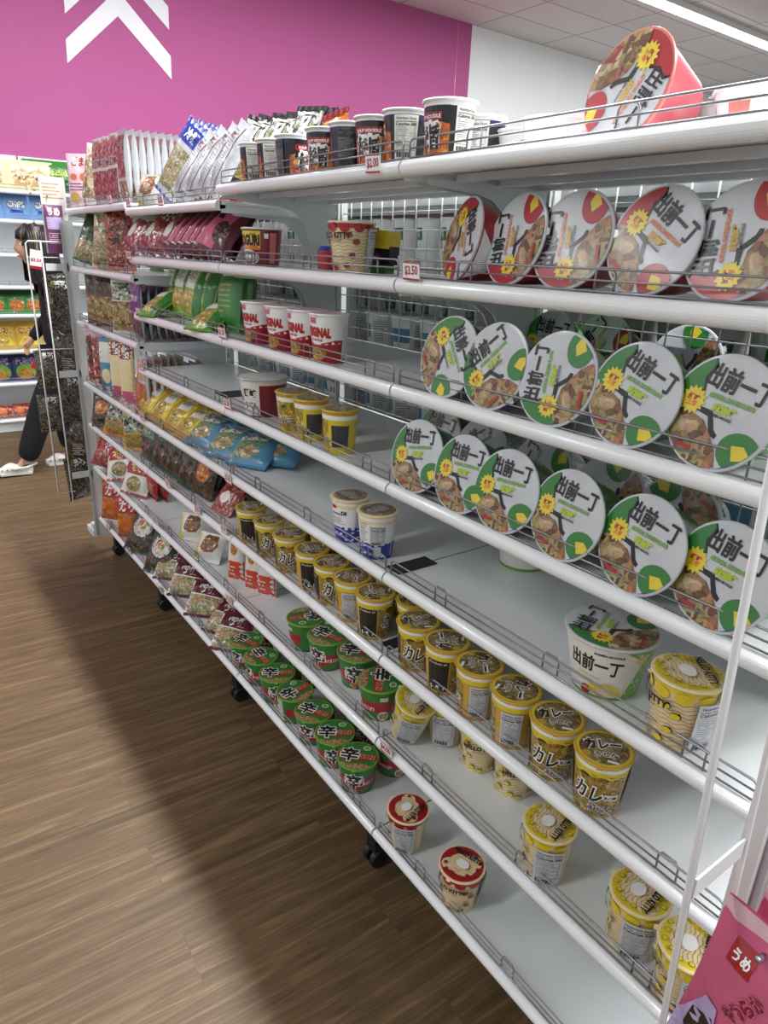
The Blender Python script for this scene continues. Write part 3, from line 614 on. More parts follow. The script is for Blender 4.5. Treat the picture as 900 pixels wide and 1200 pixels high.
# ------------------------------------------------------------ packets
def pouchkind(w, h, t, base, panels=(), back=None, q=2.6, crimp=.012, seed=0, cr=None, wr=.003, partname='packet', film=None):
    nz = lambda u, v: noise.noise(Vector((u*28+seed*7.3, v*28, seed*3.1)))
    def P(u, v, sgn):
        s = v/h; e = max(0, min(s-crimp/h, 1-crimp/h-s)/.5); e = min(1, e*1.15)
        a = max(0, 1-abs(2*u/w)**q)**.55*(1-(1-e)**3)**.8 if e > 0 else 0
        y = t/2*a+wr*nz(u, v)*(a**.5)*(1.6-e)
        if e <= 0: y = .0007+sgn*.0009*math.sin(u*900)
        return y
    def S(u, v, off): return Vector((-u*(1-.03*math.sin(PI*v/h)), P(u, v, 1)+off, v))
    b = MB(); nx, ny = 12, 14
    for sgn, mm in ((1, base), (-1, back or base)):
        vs = []; fs = []
        for j in range(ny+1):
            for i in range(nx+1):
                u = -w/2+w*i/nx; v = h*j/ny
                zz = .003*math.sin(u*300) if j in (0, ny) else 0
                vs.append((-u*(1-.03*math.sin(PI*v/h)), sgn*P(u, v, sgn), v+(zz*.4 if j in (0, ny) else 0)))
        for j in range(ny):
            for i in range(nx):
                a = j*(nx+1)+i; f = (a, a+1, a+nx+2, a+nx+1); fs.append(f[::-1] if sgn > 0 else f)
        b.add(vs, fs, mm, True)
    items = []
    for p in panels:
        k = p[0]
        if k == 'r': items.append(rect(-w/2+p[1]*w, p[2]*h, -w/2+p[3]*w, p[4]*h, p[5]))
        elif k == 'e': items.append(circ(-w/2+p[1]*w, p[2]*h, p[3]*w, p[5], 18, ry=p[4]*h))
        elif k == 't': items += outlined(p[1], -w/2+p[2]*w, p[3]*h, p[4]*w, p[7] if len(p) > 7 else 0, m=p[5], mo=p[6], b=.04, ob=.1, sy=1.3)
        elif k == 'p': items.append(poly([(-w/2+x*w, y*h) for x, y in p[1]], p[2]))
        elif k == 'l': items.append(lines(-w/2+p[1]*w, p[2]*h, -w/2+p[3]*w, p[4]*h, p[5], p[6], .35))
    b.art(S, items, lift=.0008, step=.0002, maxlen=.022)
    me = b.mesh(partname)
    kind = [(partname, me)]
    if cr:
        n = 14
        for z0 in (-.002, h-crimp+.002):
            c = MB(); vs = []; fs = []
            for i in range(n+1):
                u = -w/2+w*i/n; y = .0022+.001*math.sin(i*2.1)
                vs += [(-u, y, z0), (-u, y, z0+crimp), (-u, -y, z0+crimp), (-u, -y, z0)]
            for i in range(n): a = 4*i; fs += [(a, a+1, a+5, a+4), (a+1, a+2, a+6, a+5), (a+2, a+3, a+7, a+6)]
            c.add(vs, fs, cr); kind.append(('seal', c.mesh('seal')))
    return kind
def rest(kind, u, v, y0, z, yaw=0, tilt=0, roll=0, dy=0, x=None):
    p = ony(u, v, y0) if x is None else Vector((x, y0, 0))
    if x is None and p.x > 1.8: p.x = min(p.x, 2.74-max(0, -y0-.06)*.4)
    A = Matrix.Rotation(math.radians(yaw), 4, 'Z') @ Matrix.Rotation(math.radians(tilt), 4, 'X') @ Matrix.Rotation(math.radians(roll), 4, 'Y')
    vs = [A @ vv.co for pn, me in kind for vv in me.vertices]
    mz = min(q.z for q in vs); cx = (min(q.x for q in vs)+max(q.x for q in vs))/2; cy = (min(q.y for q in vs)+max(q.y for q in vs))/2
    return Matrix.Translation((p.x-cx, p.y-cy+dy, z-mz+.0006)) @ A
K = {}
K['silver'] = pouchkind(.115, .268, .030, 'silver', [('r', .1, .35, .9, .92, 'food_red'), ('t', 'ラーメン', .5, .8, .7, 'black', 'white'), ('r', .08, .05, .92, .3, 'food_bowl_lt')], q=9, seed=1)
K['redwhite'] = pouchkind(.12, .272, .030, 'offwhite', [('r', .06, .55, .94, .97, 'patt_redwhite'), ('r', .1, .08, .9, .5, 'food_red'), ('t', 'はるさめ', .5, .62, .7, 'dkred', 'white')], q=8, seed=2)
K['pink'] = pouchkind(.125, .25, .03, 'palepink', [('t', 'ごま', .5, .86, .5, 'red', 'white'), ('e', .3, .58, .14, .06, 'orange'), ('e', .7, .58, .14, .07, 'orange'), ('l', .1, .34, .9, .5, 3, 'plum'), ('e', .3, .2, .2, .1, 'gold'), ('e', .7, .15, .15, .08, 'food_floral')], q=7, seed=3)
K['floral'] = pouchkind(.12, .26, .03, 'offwhite', [('r', .05, .1, .95, .95, 'food_floral'), ('e', .5, .35, .2, .09, 'cream')], q=6, seed=4)
K['bluetall'] = pouchkind(.12, .275, .035, 'silver', [('r', .05, .72, .95, .97, 'blue'), ('t', '冷麺', .5, .84, .5, 'white', 'navy'), ('r', .1, .1, .9, .65, 'food_veg')], q=5, seed=5, cr='blue')
K['whitetall'] = pouchkind(.08, .235, .035, 'silver', [('l', .12, .1, .5, .9, 22, 'grey'), ('r', .55, .06, .6, .94, 'dkred'), ('l', .64, .1, .92, .9, 22, 'silver'), ('t', '生麺', .3, .8, .3, 'dkred', 'white')], q=5, seed=6)
K['bwy'] = pouchkind(.15, .215, .045, 'black', [('r', .05, .1, .95, .45, 'food_yellow'), ('r', .05, .45, .95, .95, 'patt_bw'), ('t', '黒', .5, .7, .35, 'white', 'black')], seed=7, cr='black', wr=.006)
K['orangetop'] = pouchkind(.13, .17, .04, 'orange', [('e', .5, .5, .3, .25, 'food_orange'), ('t', 'TANGY', .5, .82, .6, 'yellow', 'dkred')], seed=8, cr='red')
K['pattgreen'] = pouchkind(.15, .24, .045, 'dkgreen', [('r', .04, .45, .96, .97, 'patt_green'), ('r', .05, .05, .95, .45, 'food_veg')], seed=9, wr=.006)
K['pattorange'] = pouchkind(.14, .27, .04, 'salmon', [('r', .04, .4, .96, .97, 'patt_orange'), ('r', .05, .05, .95, .4, 'food_red')], seed=10, wr=.005)
K['mixveg'] = pouchkind(.13, .24, .04, 'food_floral', [('r', .08, .08, .92, .5, 'food_veg')], seed=11)
K['dkred'] = pouchkind(.15, .20, .045, 'dkred', [('r', .08, .1, .92, .55, 'food_red'), ('t', 'ちょい', .5, .75, .6, 'white', 'black'), ('e', .25, .35, .2, .15, 'offwhite')], seed=12, cr='dkred', wr=.005)
K['maroon'] = pouchkind(.15, .20, .045, 'maroon', [('p', [(.1, .1), (.6, .1), (.9, .9), (.5, .95)], 'hotpink'), ('r', .1, .6, .5, .9, 'black'), ('e', .65, .4, .2, .2, 'food_dark')], seed=13, cr='maroon', wr=.005)
K['purple'] = pouchkind(.13, .235, .030, 'grey', [('r', .04, .5, .96, .98, 'purple'), ('r', .05, .04, .95, .48, 'food_dark'), ('t', 'さきいか', .5, .75, .7, 'white', 'black')], q=7, seed=14)
K['brownclear'] = pouchkind(.13, .24, .04, 'brown', [('r', .08, .06, .92, .6, 'food_bowl_lt'), ('r', .05, .65, .95, .95, 'food_dark')], seed=15)
K['squid'] = pouchkind(.12, .24, .04, 'offwhite', [('r', .06, .06, .94, .6, 'food_bowl_lt'), ('r', .06, .62, .94, .94, 'patt_bw')], seed=16)
K['greenwhite'] = pouchkind(.145, .19, .045, 'ltgreen', [('p', [(.0, .5), (.6, .55), (.5, .98), (.05, .98)], 'offwhite'), ('r', .15, .1, .7, .5, 'food_yellow'), ('l', .1, .7, .5, .9, 5, 'green'), ('p', [(.7, .03), (.97, .03), (.97, .97), (.6, .97)], 'green')], seed=17, cr='ltgreen', wr=.005)
K['green'] = pouchkind(.15, .20, .05, 'green', [('l', .2, .3, .8, .8, 6, 'ltgreen')], seed=18, cr='green', wr=.006)
K['orangestick'] = pouchkind(.12, .255, .030, 'silver', [('r', .05, .05, .95, .55, 'food_orange'), ('r', .05, .6, .95, .95, 'tan')], q=7, seed=19)
K['greystick'] = pouchkind(.12, .22, .030, 'grey', [('r', .05, .05, .95, .95, 'offwhite')], q=7, seed=20)
K['redcream'] = pouchkind(.085, .28, .03, 'cream', [('r', 0, .75, 1, .99, 'red'), ('t', '飴', .5, .87, .5, 'white', 'dkred'), ('r', 0, .01, 1, .22, 'hotpink')], q=5, seed=21)
K['greenfloral'] = pouchkind(.09, .28, .03, 'offwhite', [('r', .05, .05, .95, .95, 'food_veg')], q=5, seed=22)
K['pinkfloral'] = pouchkind(.09, .28, .03, 'palepink', [('r', .05, .05, .95, .95, 'food_red')], q=5, seed=23)
K['blueface'] = pouchkind(.085, .27, .03, 'ltblue', [('r', .08, .55, .92, .92, 'offwhite'), ('e', .5, .3, .3, .14, 'cream')], q=5, seed=24)
K['peach'] = pouchkind(.12, .23, .05, 'orange', [('r', .06, .45, .94, .95, 'food_bowl_lt'), ('r', .1, .08, .9, .42, 'food_orange')], seed=25, wr=.006)
K['yellow'] = pouchkind(.16, .17, .06, 'gold', [('p', [(.02, .5), (.7, .56), (.62, .98), (.02, .98)], 'offwhite'), ('l', .1, .75, .6, .92, 4, 'green'), ('e', .35, .35, .26, .2, 'food_yellow'), ('p', [(.68, .1), (.9, .1), (.8, .9), (.7, .9)], 'yellow')], seed=26, cr='gold', wr=.014)
K['bluepack'] = pouchkind(.17, .165, .06, 'ltblue', [('p', [(.0, .12), (.7, .2), (.8, .98), (.02, .98)], 'food_teal'), ('p', [(.05, .6), (.75, .66), (.75, .95), (.05, .95)], 'offwhite'), ('l', .1, .78, .7, .93, 4, 'teal'), ('e', .4, .33, .26, .18, 'food_veg')], seed=27, cr='ltblue', wr=.012)
K['bwpatt'] = pouchkind(.14, .21, .045, 'orange', [('r', .1, .35, .9, .95, 'patt_bw'), ('r', .08, .05, .92, .33, 'food_gold')], seed=28, cr='orange', wr=.006)
K['goldpatt'] = pouchkind(.12, .21, .04, 'gold', [('r', .1, .4, .9, .92, 'patt_bw'), ('r', .1, .06, .9, .36, 'food_gold')], seed=29, cr='gold', wr=.005)
K['darkmix'] = pouchkind(.13, .20, .04, 'food_dark', [('e', .5, .5, .3, .2, 'food_orange')], seed=30, wr=.006)
K['teal'] = pouchkind(.13, .22, .045, 'teal', [('r', .08, .5, .92, .95, 'food_teal'), ('l', .15, .6, .8, .9, 5, 'offwhite'), ('r', .1, .08, .9, .45, 'food_dark')], seed=31, cr='teal', wr=.011)
K['darkgreen'] = pouchkind(.13, .22, .045, 'dkgreen', [('r', .1, .08, .9, .6, 'food_dark'), ('t', '麺', .5, .8, .3, 'red', 'offwhite')], seed=32, cr='dkgreen', wr=.011)
K['redtop'] = pouchkind(.16, .19, .05, 'offwhite', [('r', .05, .55, .95, .97, 'red'), ('t', 'えび', .5, .76, .5, 'yellow', 'dkred'), ('e', .5, .3, .28, .2, 'food_veg')], seed=33, cr='red', wr=.007)
K['redbag'] = pouchkind(.15, .18, .05, 'red', [('r', .06, .1, .94, .5, 'food_red'), ('t', 'XO', .5, .75, .3, 'white', 'dkred')], seed=34, cr='dkred', wr=.007)
K['orangesnack'] = pouchkind(.14, .22, .06, 'food_orange', [('r', .03, .6, .97, .98, 'red'), ('t', 'カリ', .5, .78, .6, 'white', 'red'), ('e', .5, .3, .3, .2, 'orange')], seed=35, cr='red', wr=.008)
K['noodle'] = pouchkind(.165, .175, .038, 'offwhite', [('p', [(.05, .06), (.95, .06), (.95, .48), (.05, .56)], 'food_veg'), ('p', [(.05, .6), (.95, .52), (.95, .95), (.05, .95)], 'maroon'), ('t', '炒麺', .5, .75, .5, 'offwhite', 'maroon')], q=5, seed=36, cr='maroon', wr=.004)
K['whiteorange'] = pouchkind(.08, .20, .05, 'offwhite', [('r', .02, .02, .98, .42, 'orangered'), ('e', .5, .68, .2, .14, 'food_orange'), ('l', .2, .12, .6, .36, 3, 'offwhite')], seed=37, wr=.004)
K['ricesnack'] = pouchkind(.125, .115, .05, 'offwhite', [('p', [(.2, .45), (.4, .3), (.75, .35), (.9, .6), (.75, .95), (.3, .95)], 'food_brown_snack'), ('p', [(.02, .02), (.2, .02), (.12, .5), (.1, .98), (.02, .98)], 'yellow')], seed=38, cr='offwhite', wr=.009)
K['smallred'] = pouchkind(.13, .13, .04, 'food_red', [('e', .5, .5, .2, .2, 'offwhite')], seed=39, wr=.007)
# rice roll packs: dark oval pack with a photo of the cut roll
def rollkind():
    k = pouchkind(.17, .22, .07, 'dkgreen', [('r', .04, .04, .96, .42, 'food_dark'), ('e', .5, .62, .38, .31, 'black'), ('e', .5, .62, .33, .27, 'food_rice'), ('e', .48, .64, .13, .11, 'orange'), ('e', .55, .60, .07, .06, 'green'), ('e', .42, .7, .06, .05, 'red')], seed=40, cr='black', wr=.007); return k
K['roll'] = rollkind()
GEN = {}
def packs(key, cat, group, rows, desc):
    for i, r in enumerate(rows):
        u, v, y0, z, yaw, tilt, roll = r[:7]; d = r[7] if len(r) > 7 else None
        M = rest(K[key], u, v, y0, z, yaw, tilt, roll, x=(r[8] if len(r) > 8 else None))
        lab = d or (desc % ORD[i] if '%s' in desc else desc)
        inst(K[key], 'snack_packet' if cat == 'packet' else cat, lab, cat, M, group)
N_ = None
# depth rows on the farthest bay (stacked front to back at its near edge)
for i in range(12):
    packs('silver', 'packet', 'silver-edged tall packets in a row', [(0, 0, -.045-.030*i, ZD[7]+DK, random.uniform(-4, 4), 0, random.uniform(-1, 1), 'silver-edged tall packet, %s from the front of the upright row on top' % ORD[i], 1.91)], '')
for i in range(10):
    packs('purple', 'packet', 'purple-topped packets in a row', [(0, 0, -.05-.033*i, ZD[5]+DK, 0, 0, 0, 'purple-topped grey packet, %s from front of the row in far bay' % ORD[i], 1.91)], '')
for i in range(10):
    packs('orangestick' if i < 6 else 'greystick', 'packet', 'tall packets in a row beside the empty shelf', [(0, 0, -.05-.033*i, ZD[4]+DK, 0, 0, 0, ('orange and tan' if i < 6 else 'grey')+' tall packet, %s from front of row beyond the empty shelf' % ORD[i], 1.91)], '')
z7, z6, z5, z4, z3, z2, z1 = [ZD[i]+DK for i in (7, 6, 5, 4, 3, 2, 1)]
packs('redwhite', 'packet', 'red and white tall packets on top', [(136, 200, -.05, z7, 6, 3, 0), (127, 200, -.055, z7, 8, 3, 0), (118, 205, -.05, z7, 10, 3, 3), (135, 195, -.11, z7, 6, 3, 0), (122, 195, -.12, z7, 6, 3, 0)], 'red and white patterned tall packet, %s from the right on top shelf of far bay')
packs('floral', 'packet', 'floral packets on top', [(112, 215, -.06, z7, 34, 8, -8), (106, 215, -.15, z7, 30, 6, -4)], 'floral orange packet, %s from the right beside the pink packet on top')
packs('pink', 'packet', None, [(94, 212, -.07, z7, 48, 2, 0, 'pale pink packet with orange fruit at the left end of the top shelf')], '')
packs('pattgreen', 'packet', 'dark green patterned packets', [(108, 285, -.08, z6, 40, 16, -16), (98, 285, -.16, z6, 36, 12, -14)], 'dark green patterned packet leaning on far bay, %s from the front')
packs('mixveg', 'packet', 'mixed pale packets in the far bay', [(124, 290, -.06, z6, 40, 8, -4), (126, 292, -.15, z6, 36, 8, 2)], 'pale vegetable snack packet beside the green patterned packet, %s from the front')
packs('pattorange', 'packet', None, [(140, 275, -.07, z6, 44, 4, 2, 'orange and black patterned tall packet hanging forward in the far bay')], '')
packs('brownclear', 'packet', 'brown packets on the far bay', [(114, 350, -.07, z5, 40, 2, 0), (124, 352, -.07, z5, 40, 2, 0), (132, 352, -.12, z5, 40, 2, 0)], 'brown clear-fronted packet, %s from the left in far bay')
packs('squid', 'packet', 'white patterned packets', [(145, 362, -.06, z5, 40, 4, 0), (152, 365, -.12, z5, 36, 4, 0)], 'white packet of dried squid beside the purple row, %s from the front')
packs('greenfloral', 'packet', 'green floral packets', [(95, 425, -.05, z4, 38, 2, 0), (102, 428, -.05, z4, 38, 2, 0)], 'green floral tall packet, %s from the left post of far bay')
packs('pinkfloral', 'packet', 'pink floral packets', [(111, 432, -.05, z4, 38, 2, 0), (119, 434, -.05, z4, 38, 2, 0)], 'pink floral tall packet, %s from the green floral ones')
packs('blueface', 'packet', None, [(127, 438, -.05, z4, 38, 2, 0, 'pale blue tall packet between pink floral and red cream packets')], '')
packs('redcream', 'packet', 'red and cream tall packets', [(139, 440, -.05, z4, 38, 2, 0), (150, 443, -.05, z4, 38, 2, 0)], 'cream tall packet with red ends, %s from the left')
packs('darkmix', 'packet', 'dark mixed snack packets in the far bay', [(112, 485, -.08, z3, 40, 18, 0), (122, 490, -.06, z3, 40, 22, 6), (128, 492, -.15, z3, 0, 12, 0)], 'dark mixed snack packet, %s from the left post on far bay third shelf')
packs('bwpatt', 'packet', 'black and white patterned packets', [(140, 505, -.07, z3, 40, 20, -6), (134, 497, -.17, z3, 30, 14, 6)], 'orange packet with black and white pattern, %s from the front')
packs('goldpatt', 'packet', 'gold patterned packets', [(159, 516, -.06, z3, 46, 12, 4), (163, 515, -.13, z3, 0, 12, 0)], 'gold patterned packet beside the dark green packets, %s from the front')
packs('redbag', 'packet', 'red bags on the second shelf', [(124, 540, -.07, z2, 50, 26, -14), (180, 575, -.12, z2, 0, 6, 0), (192, 577, -.16, z2, 0, 6, 0), (131, 545, -.16, z2, 0, 14, 0)], 'red snack bag, %s from left post on second shelf')
packs('redtop', 'packet', 'white bags with red tops', [(143, 552, -.07, z2, 44, 30, 10), (163, 571, -.07, z2, 36, 24, -6)], 'white snack bag with red top, %s from the left on second shelf')
packs('orangesnack', 'packet', 'orange snack bags on the bottom shelf', [(124, 600, -.07, z1, 50, 8, -4), (152, 612, -.07, z1, 46, 8, 2), (142, 595, -.17, z1, 40, 6, 0)], 'orange snack bag with red top, %s from far left of bottom shelf')
for i, r in enumerate([(172, 650, -.08, z1, 42, 34, -8), (194, 674, -.08, z1, 36, 34, -2), (192, 652, -.19, z1, 30, 26, 0), (212, 672, -.2, z1, 30, 26, 0)]):
    packs('roll', 'packet', 'rice roll packs', [r+('dark rice-roll pack, %s from left %s on bottom shelf' % (ORD[i % 2], 'in front' if i < 2 else 'behind'),)], '')
packs('noodle', 'packet', 'square noodle packs on the bottom shelf', [(204, 672, -.10, z1, 46, 46, 0), (222, 693, -.10, z1, 46, 50, 0), (243, 711, -.10, z1, 44, 52, 0), (216, 662, -.22, z1, 40, 40, 0), (236, 682, -.23, z1, 40, 42, 0), (268, 736, -.12, z1, 30, 66, 0), (276, 755, -.09, z1, 40, 60, 0), (270, 718, -.25, z1, 20, 60, 0)], 'purple and white square noodle pack, %s in sequence from left on bottom shelf')
# third bay
zc = ZC8+DK
packs('bluetall', 'packet', 'tall blue and white packets', [(214, 205, -.10, zc, 24, 10, -34), (228, 190, -.16, zc, 24, 12, -24), (242, 182, -.22, zc, 24, 12, -20), (254, 178, -.28, zc, 24, 10, -18), (264, 176, -.33, zc, 24, 8, -16)], 'tall white packet with blue top, %s from the left on top')
packs('whitetall', 'packet', 'tall white packets leaning', [(229, 207, -.06, zc, 16, 18, -36), (243, 204, -.06, zc, 16, 18, -34), (257, 202, -.07, zc, 16, 18, -32), (269, 199, -.08, zc, 16, 16, -30)], 'tall white packet with printed side leaning right, %s from the left')
packs('bwy', 'packet', 'black and white noodle packets', [(292, 190, -.2, deck(8), 14, 18, -16), (305, 180, -.22, deck(8), 10, 16, -14), (325, 170, -.24, deck(8), 10, 14, -10), (343, 165, -.26, deck(8), 8, 12, -8), (358, 162, -.24, deck(8), 6, 10, -6), (372, 160, -.28, deck(8), 6, 8, -4)], 'black and yellow noodle packet behind the dark cups, %s from left')
packs('orangetop', 'packet', None, [(392, 150, -.2, deck(8)+.0, 0, 4, 4, 'orange packet poking up behind the dark cups')], '')
packs('ricesnack', 'packet', None, [(176, 222, -.05, zc, 20, 14, 0, 'small pale packet with green side in front of silver-edged packets')], '')
zz = deck(7)
rows = []
for i in range(6): rows.append((170+11*i, 292, -.09-.02*(i % 2), zz, 18, 34, -24))
packs('dkred', 'packet', 'dark red packets', rows, 'dark red packet with pale food photo, %s from left in front row')
rows = []
for i in range(5): rows.append((226+9*i, 290, -.09-.01*(i % 2), zz, 34, 30, -22))
for i in range(6): rows.append((190+17*i, 280, -.24-.03*(i % 3), zz, 24, 22, -20))
packs('maroon', 'packet', 'maroon packets', rows, 'maroon packet with black and pink print, %s counting front row then rear')
zz = deck(6)
packs('greenwhite', 'packet', 'green and white packets', [(192, 372, -.07, zz, 10, 60, 0), (206, 352, -.18, zz, 10, 10, 0), (218, 356, -.12, zz, 12, 14, -10), (231, 362, -.10, zz, 12, 16, -14), (243, 365, -.12, zz, 10, 14, -12), (225, 350, -.24, zz, 10, 8, 0), (240, 350, -.28, zz, 6, 8, 0), (254, 384, -.07, zz, 16, 62, 0)], 'green and white snack packet with yellow food, %s from the left')
packs('green', 'packet', 'plain green packets', [(271, 372, -.09, zz, 4, 8, 2), (288, 360, -.24, zz, 0, 6, 0), (268, 355, -.26, zz, 0, 6, 0), (185, 350, -.3, zz, 0, 6, 0)], 'plain green packet on the sixth shelf, %s by nearness to the cups')
zz = deck(4)
packs('peach', 'packet', 'orange pouches', [(162, 462, -.06, z4, 0, 6, 0, N_, 1.97), (173, 466, -.07, zz, 10, 10, 6), (184, 466, -.13, zz, 10, 10, 4)], 'orange pouch left of the yellow packets, %s from the left')
packs('yellow', 'packet', 'yellow and white packets', [(184, 486, -.08, zz, 14, 48, -10), (201, 494, -.09, zz, 10, 50, -6), (218, 503, -.10, zz, 14, 54, -4), (232, 513, -.10, zz, 10, 58, 0), (196, 480, -.22, zz, 10, 36, -6), (213, 486, -.24, zz, 10, 38, -6), (232, 496, -.25, zz, 10, 42, -8), (250, 503, -.26, zz, 8, 44, -8), (266, 510, -.28, zz, 8, 44, -6)], 'yellow packet with white top, %s in the heap on fourth shelf')
packs('bluepack', 'packet', 'blue and green packets', [(248, 524, -.10, zz, 20, 58, -4), (272, 534, -.11, zz, 24, 60, 0), (300, 540, -.14, zz, 30, 62, 0), (330, 546, -.22, zz, 36, 72, 0), (262, 520, -.23, zz, 10, 50, 0)], 'pale blue packet with vegetable photo, %s from the left')
zz = deck(3)
packs('teal', 'packet', 'teal packets', [(178, 530, -.07, zz, 10, 12, -4), (188, 520, -.15, zz, 10, 12, -4), (206, 530, -.2, zz, 10, 12, -4)], 'teal green packet on third shelf, %s from the left')
packs('darkgreen', 'packet', 'dark green packets', [(193, 540, -.07, zz, 14, 12, -4), (209, 549, -.08, zz, 14, 12, -6), (226, 560, -.08, zz, 14, 14, -8), (220, 545, -.18, zz, 14, 12, -8), (233, 553, -.2, zz, 12, 12, -8)], 'dark green packet of noodles, %s from the left on third shelf')
packs('darkmix', 'packet', 'dark brown packets', [(243, 570, -.09, zz, 16, 14, -10), (251, 573, -.13, zz, 16, 14, -10), (259, 572, -.18, zz, 16, 14, -10), (266, 568, -.24, zz, 16, 14, -10)], 'dark brown snack packet, %s from the left after the green ones')
packs('smallred', 'packet', 'small red and white packets', [(268, 588, -.10, zz, 10, 40, 0), (284, 590, -.2, zz, 10, 40, 0)], 'small red and white packet left of curry cups, %s from the left')
zz = deck(2)
packs('ricesnack', 'packet', 'white packets with brown snack', [(226, 610, -.09, zz, 34, 22, 0), (246, 634, -.07, zz, 30, 30, 0)], 'white packet with brown snack, %s from the left on second shelf')
packs('whiteorange', 'packet', 'white pouches with orange-red bases', [(279, 666, -.09, zz, 30, 6, 0), (299, 668, -.11, zz, 30, 6, 0), (314, 665, -.13, zz, 30, 6, 0)], 'white pouch with red base, %s from the left beside green-red cups')

# bits beside the cream and red cup below the top shelf
b = MB(); b.box((0, 0, .055), (.075, .04, .022), 'black'); b.box((0, 0, .033), (.07, .036, .024), 'black'); b.box((-.0, 0, .012), (.05, .036, .022), 'green')
b.art(lambda u, v, o: Vector((-u, .022+o, v)), [poly([(-.04, .062), (.038, .058), (.04, .092), (.034, .1), (-.034, .104), (-.04, .098)], 'yellow'), lines(-.028, .07, .028, .09, 4, 'gold', .3), circ(.0, .035, .014, 'dkgrey'), rect(-.02, .006, .02, .02, 'green')], maxlen=1)
b.box((0, -.001, .081), (.078, .042, .034), 'yellow')
p = ony(448, 297, -.17); k = [('pack', b.mesh('pack'))]
inst(k, 'sauce_pack', 'small yellow-topped black and green pack behind the cream cup', 'packet', M_up((p.x, -.17, deck(7)+.0006), .3))
b = MB(); b.lathe([(.02, .0, 'red'), (.026, .004, 'red'), (.026, .05, 'blue'), (.020, .06, 'blue'), (.015, .062, 'dkred')], 20); k = [('can', b.mesh('can'))]
p = ony(383, 305, -.17); inst(k, 'snack_can', 'small blue and red can left of the cream and red cup', 'can', M_up((p.x, -.17, deck(7)+.0006), 0))
# dark price holders / patches lying on the decks
for (u, v, l, w_, d_, s) in [(472, 666, 4, .05, .12, 'black shelf label strip lying at the joint of fourth shelf'), (273, 462, 5, .1, .1, 'black empty label board at the end of fifth shelf'), (440, 762, 3, .04, .10, 'black label strip by the joint of the third shelf')]:
    p = onz(u, v, deck(l)); b = MB(); b.box((0, 0, .0012), (w_, d_, .0022), 'dark_gap'); b.box((0, d_*.46, .003), (w_, .004, .003), 'dark_gap')
    o = b.build('label_strip'); o.location = (p.x, min(p.y, -.09), deck(l)+.0004); tag(o, s, 'label strip')

# ------------------------------------------------------------ price tags
def tagmesh(t, n):
    b = MB(); w, h = .052, .034
    b.box((0, 0, 0), (w, .0012, h), 'white')
    b.art(lambda u, v, o: Vector((-u, .0006+o, v)), [rect(-w/2, -h/2, w/2, -h/2+.004, 'red'), rect(-w/2, h/2-.0025, w/2, h/2, 'red'), text(t, 0, .001, w*.78, 'red', .04, .03, 1.25)], lift=.0002, step=.0001, maxlen=1)
    b.box((0, -.004, h*.30), (.014, .008, .006), 'white'); return b
TAGS = [(437, 192, '$2.00', 'top shelf under the dark cups'), (482, 318, '$3.50', 'rail at the joint left of the red bowls'), (452, 878, '$4.00', 'lip at the joint of the second shelf'), (260, 390, '$1.50', 'sixth shelf lip below the white and red cups'), (266, 473, '$2.50', 'fifth shelf lip below the udon tub'), (267, 561, '$3.50', 'fourth shelf lip below the blue packets'),
        (162, 366, '$1.50', 'sixth shelf by its far joint'), (101, 384, '$2.00', 'far bay rail left of brown packets'), (165, 429, '$2.50', 'fifth shelf far joint, by the grey packets'), (114, 448, '$1.50', 'far bay lip, first under the tall packets'), (127, 457, '$2.00', 'far bay lip, second under the tall packets'), (145, 471, '$1.50', 'far bay lip, third under the tall packets'),
        (155, 479, '$1.50', 'far bay lip below the orange pouch'), (166, 488, '$2.00', 'fourth shelf at the far joint'), (196, 566, '$2.50', 'third shelf lip below the dark green packets'), (231, 597, '$2.50', 'third shelf lip above the brown snack packet'), (262, 620, '$1.50', 'third shelf lip left of the curry cups'), (182, 610, '$2.00', 'second shelf lip above the rice-roll packs'),
        (126, 617, '$1.50', 'bottom shelf below orange snack bags'), (151, 645, '$2.50', 'bottom shelf lip below the rice-roll packs'), (188, 691, '$1.50', 'bottom shelf lip below the square noodle packs'), (268, 703, '$1.50', 'second shelf lip below the white and red pouches'),
        (100, 236, '$3.50', 'top rail below the pink packet'), (128, 234, '$3.50', 'top rail below the red and white packets'), (150, 237, '$2.50', 'top shelf at the far joint'), (188, 235, '$2.50', 'top rail below the silver-edged packets'), (150.5, 299, '$2.00', 'rail at the far joint left of dark red packets')]
for u, v, t, w_ in TAGS:
    m = tagmesh(t, 0); p = ony(u, v, .0075); o = m.build('price_tag', None, (p.x, .0075, p.z)); o.rotation_euler = (math.radians(-6), math.radians(random.uniform(-3, 3)), 0)
    tag(o, ('white %s price tag on the %s' % (t, w_)).replace('rail at the far joint left of dark red packets', 'rail left of the dark red packets'), 'price tag', 'pink-lettered white price tags')

# ------------------------------------------------------------ far end side rack
r = empty('side_rack', 'white wire side rack with dark packs at the far end of the shelving', 'rack', Matrix.Translation((2.86, 0, 0)))
b = MB(); b.box((.015, -.015, .97), (.028, .055, 1.74), 'upright_white'); b.box((-.004, .016, .97), (.014, .010, 1.72), 'panel_grey'); b.build('post', r)
b = MB(); b.box((.07, .02, .115), (.14, .03, .035), 'upright_white'); b.box((.03, -.18, .15), (.05, .42, .05), 'upright_white'); b.build('base_frame', r)
b = MB()
def lc(u, v, x=2.86): q = onx(u, v, x); return (0, q.y, q.z)
yo, yi = .192, .122
zt, zo = 1.735, .40
b.tube([(0, .015, zt), (0, yo-.012, zt), (0, yo, zt-.012), (0, yo, zo), (0, yi-.02, zo)], .004, 'wire_white', 8)
b.tube([(0, yi, zt), (0, yi, .33), (0, .01, .33)], .004, 'wire_white', 8)
for z in (1.2, 1.66): b.tube([(0, yo, z), (0, .01, z)], .0028, 'wire_white', 6)
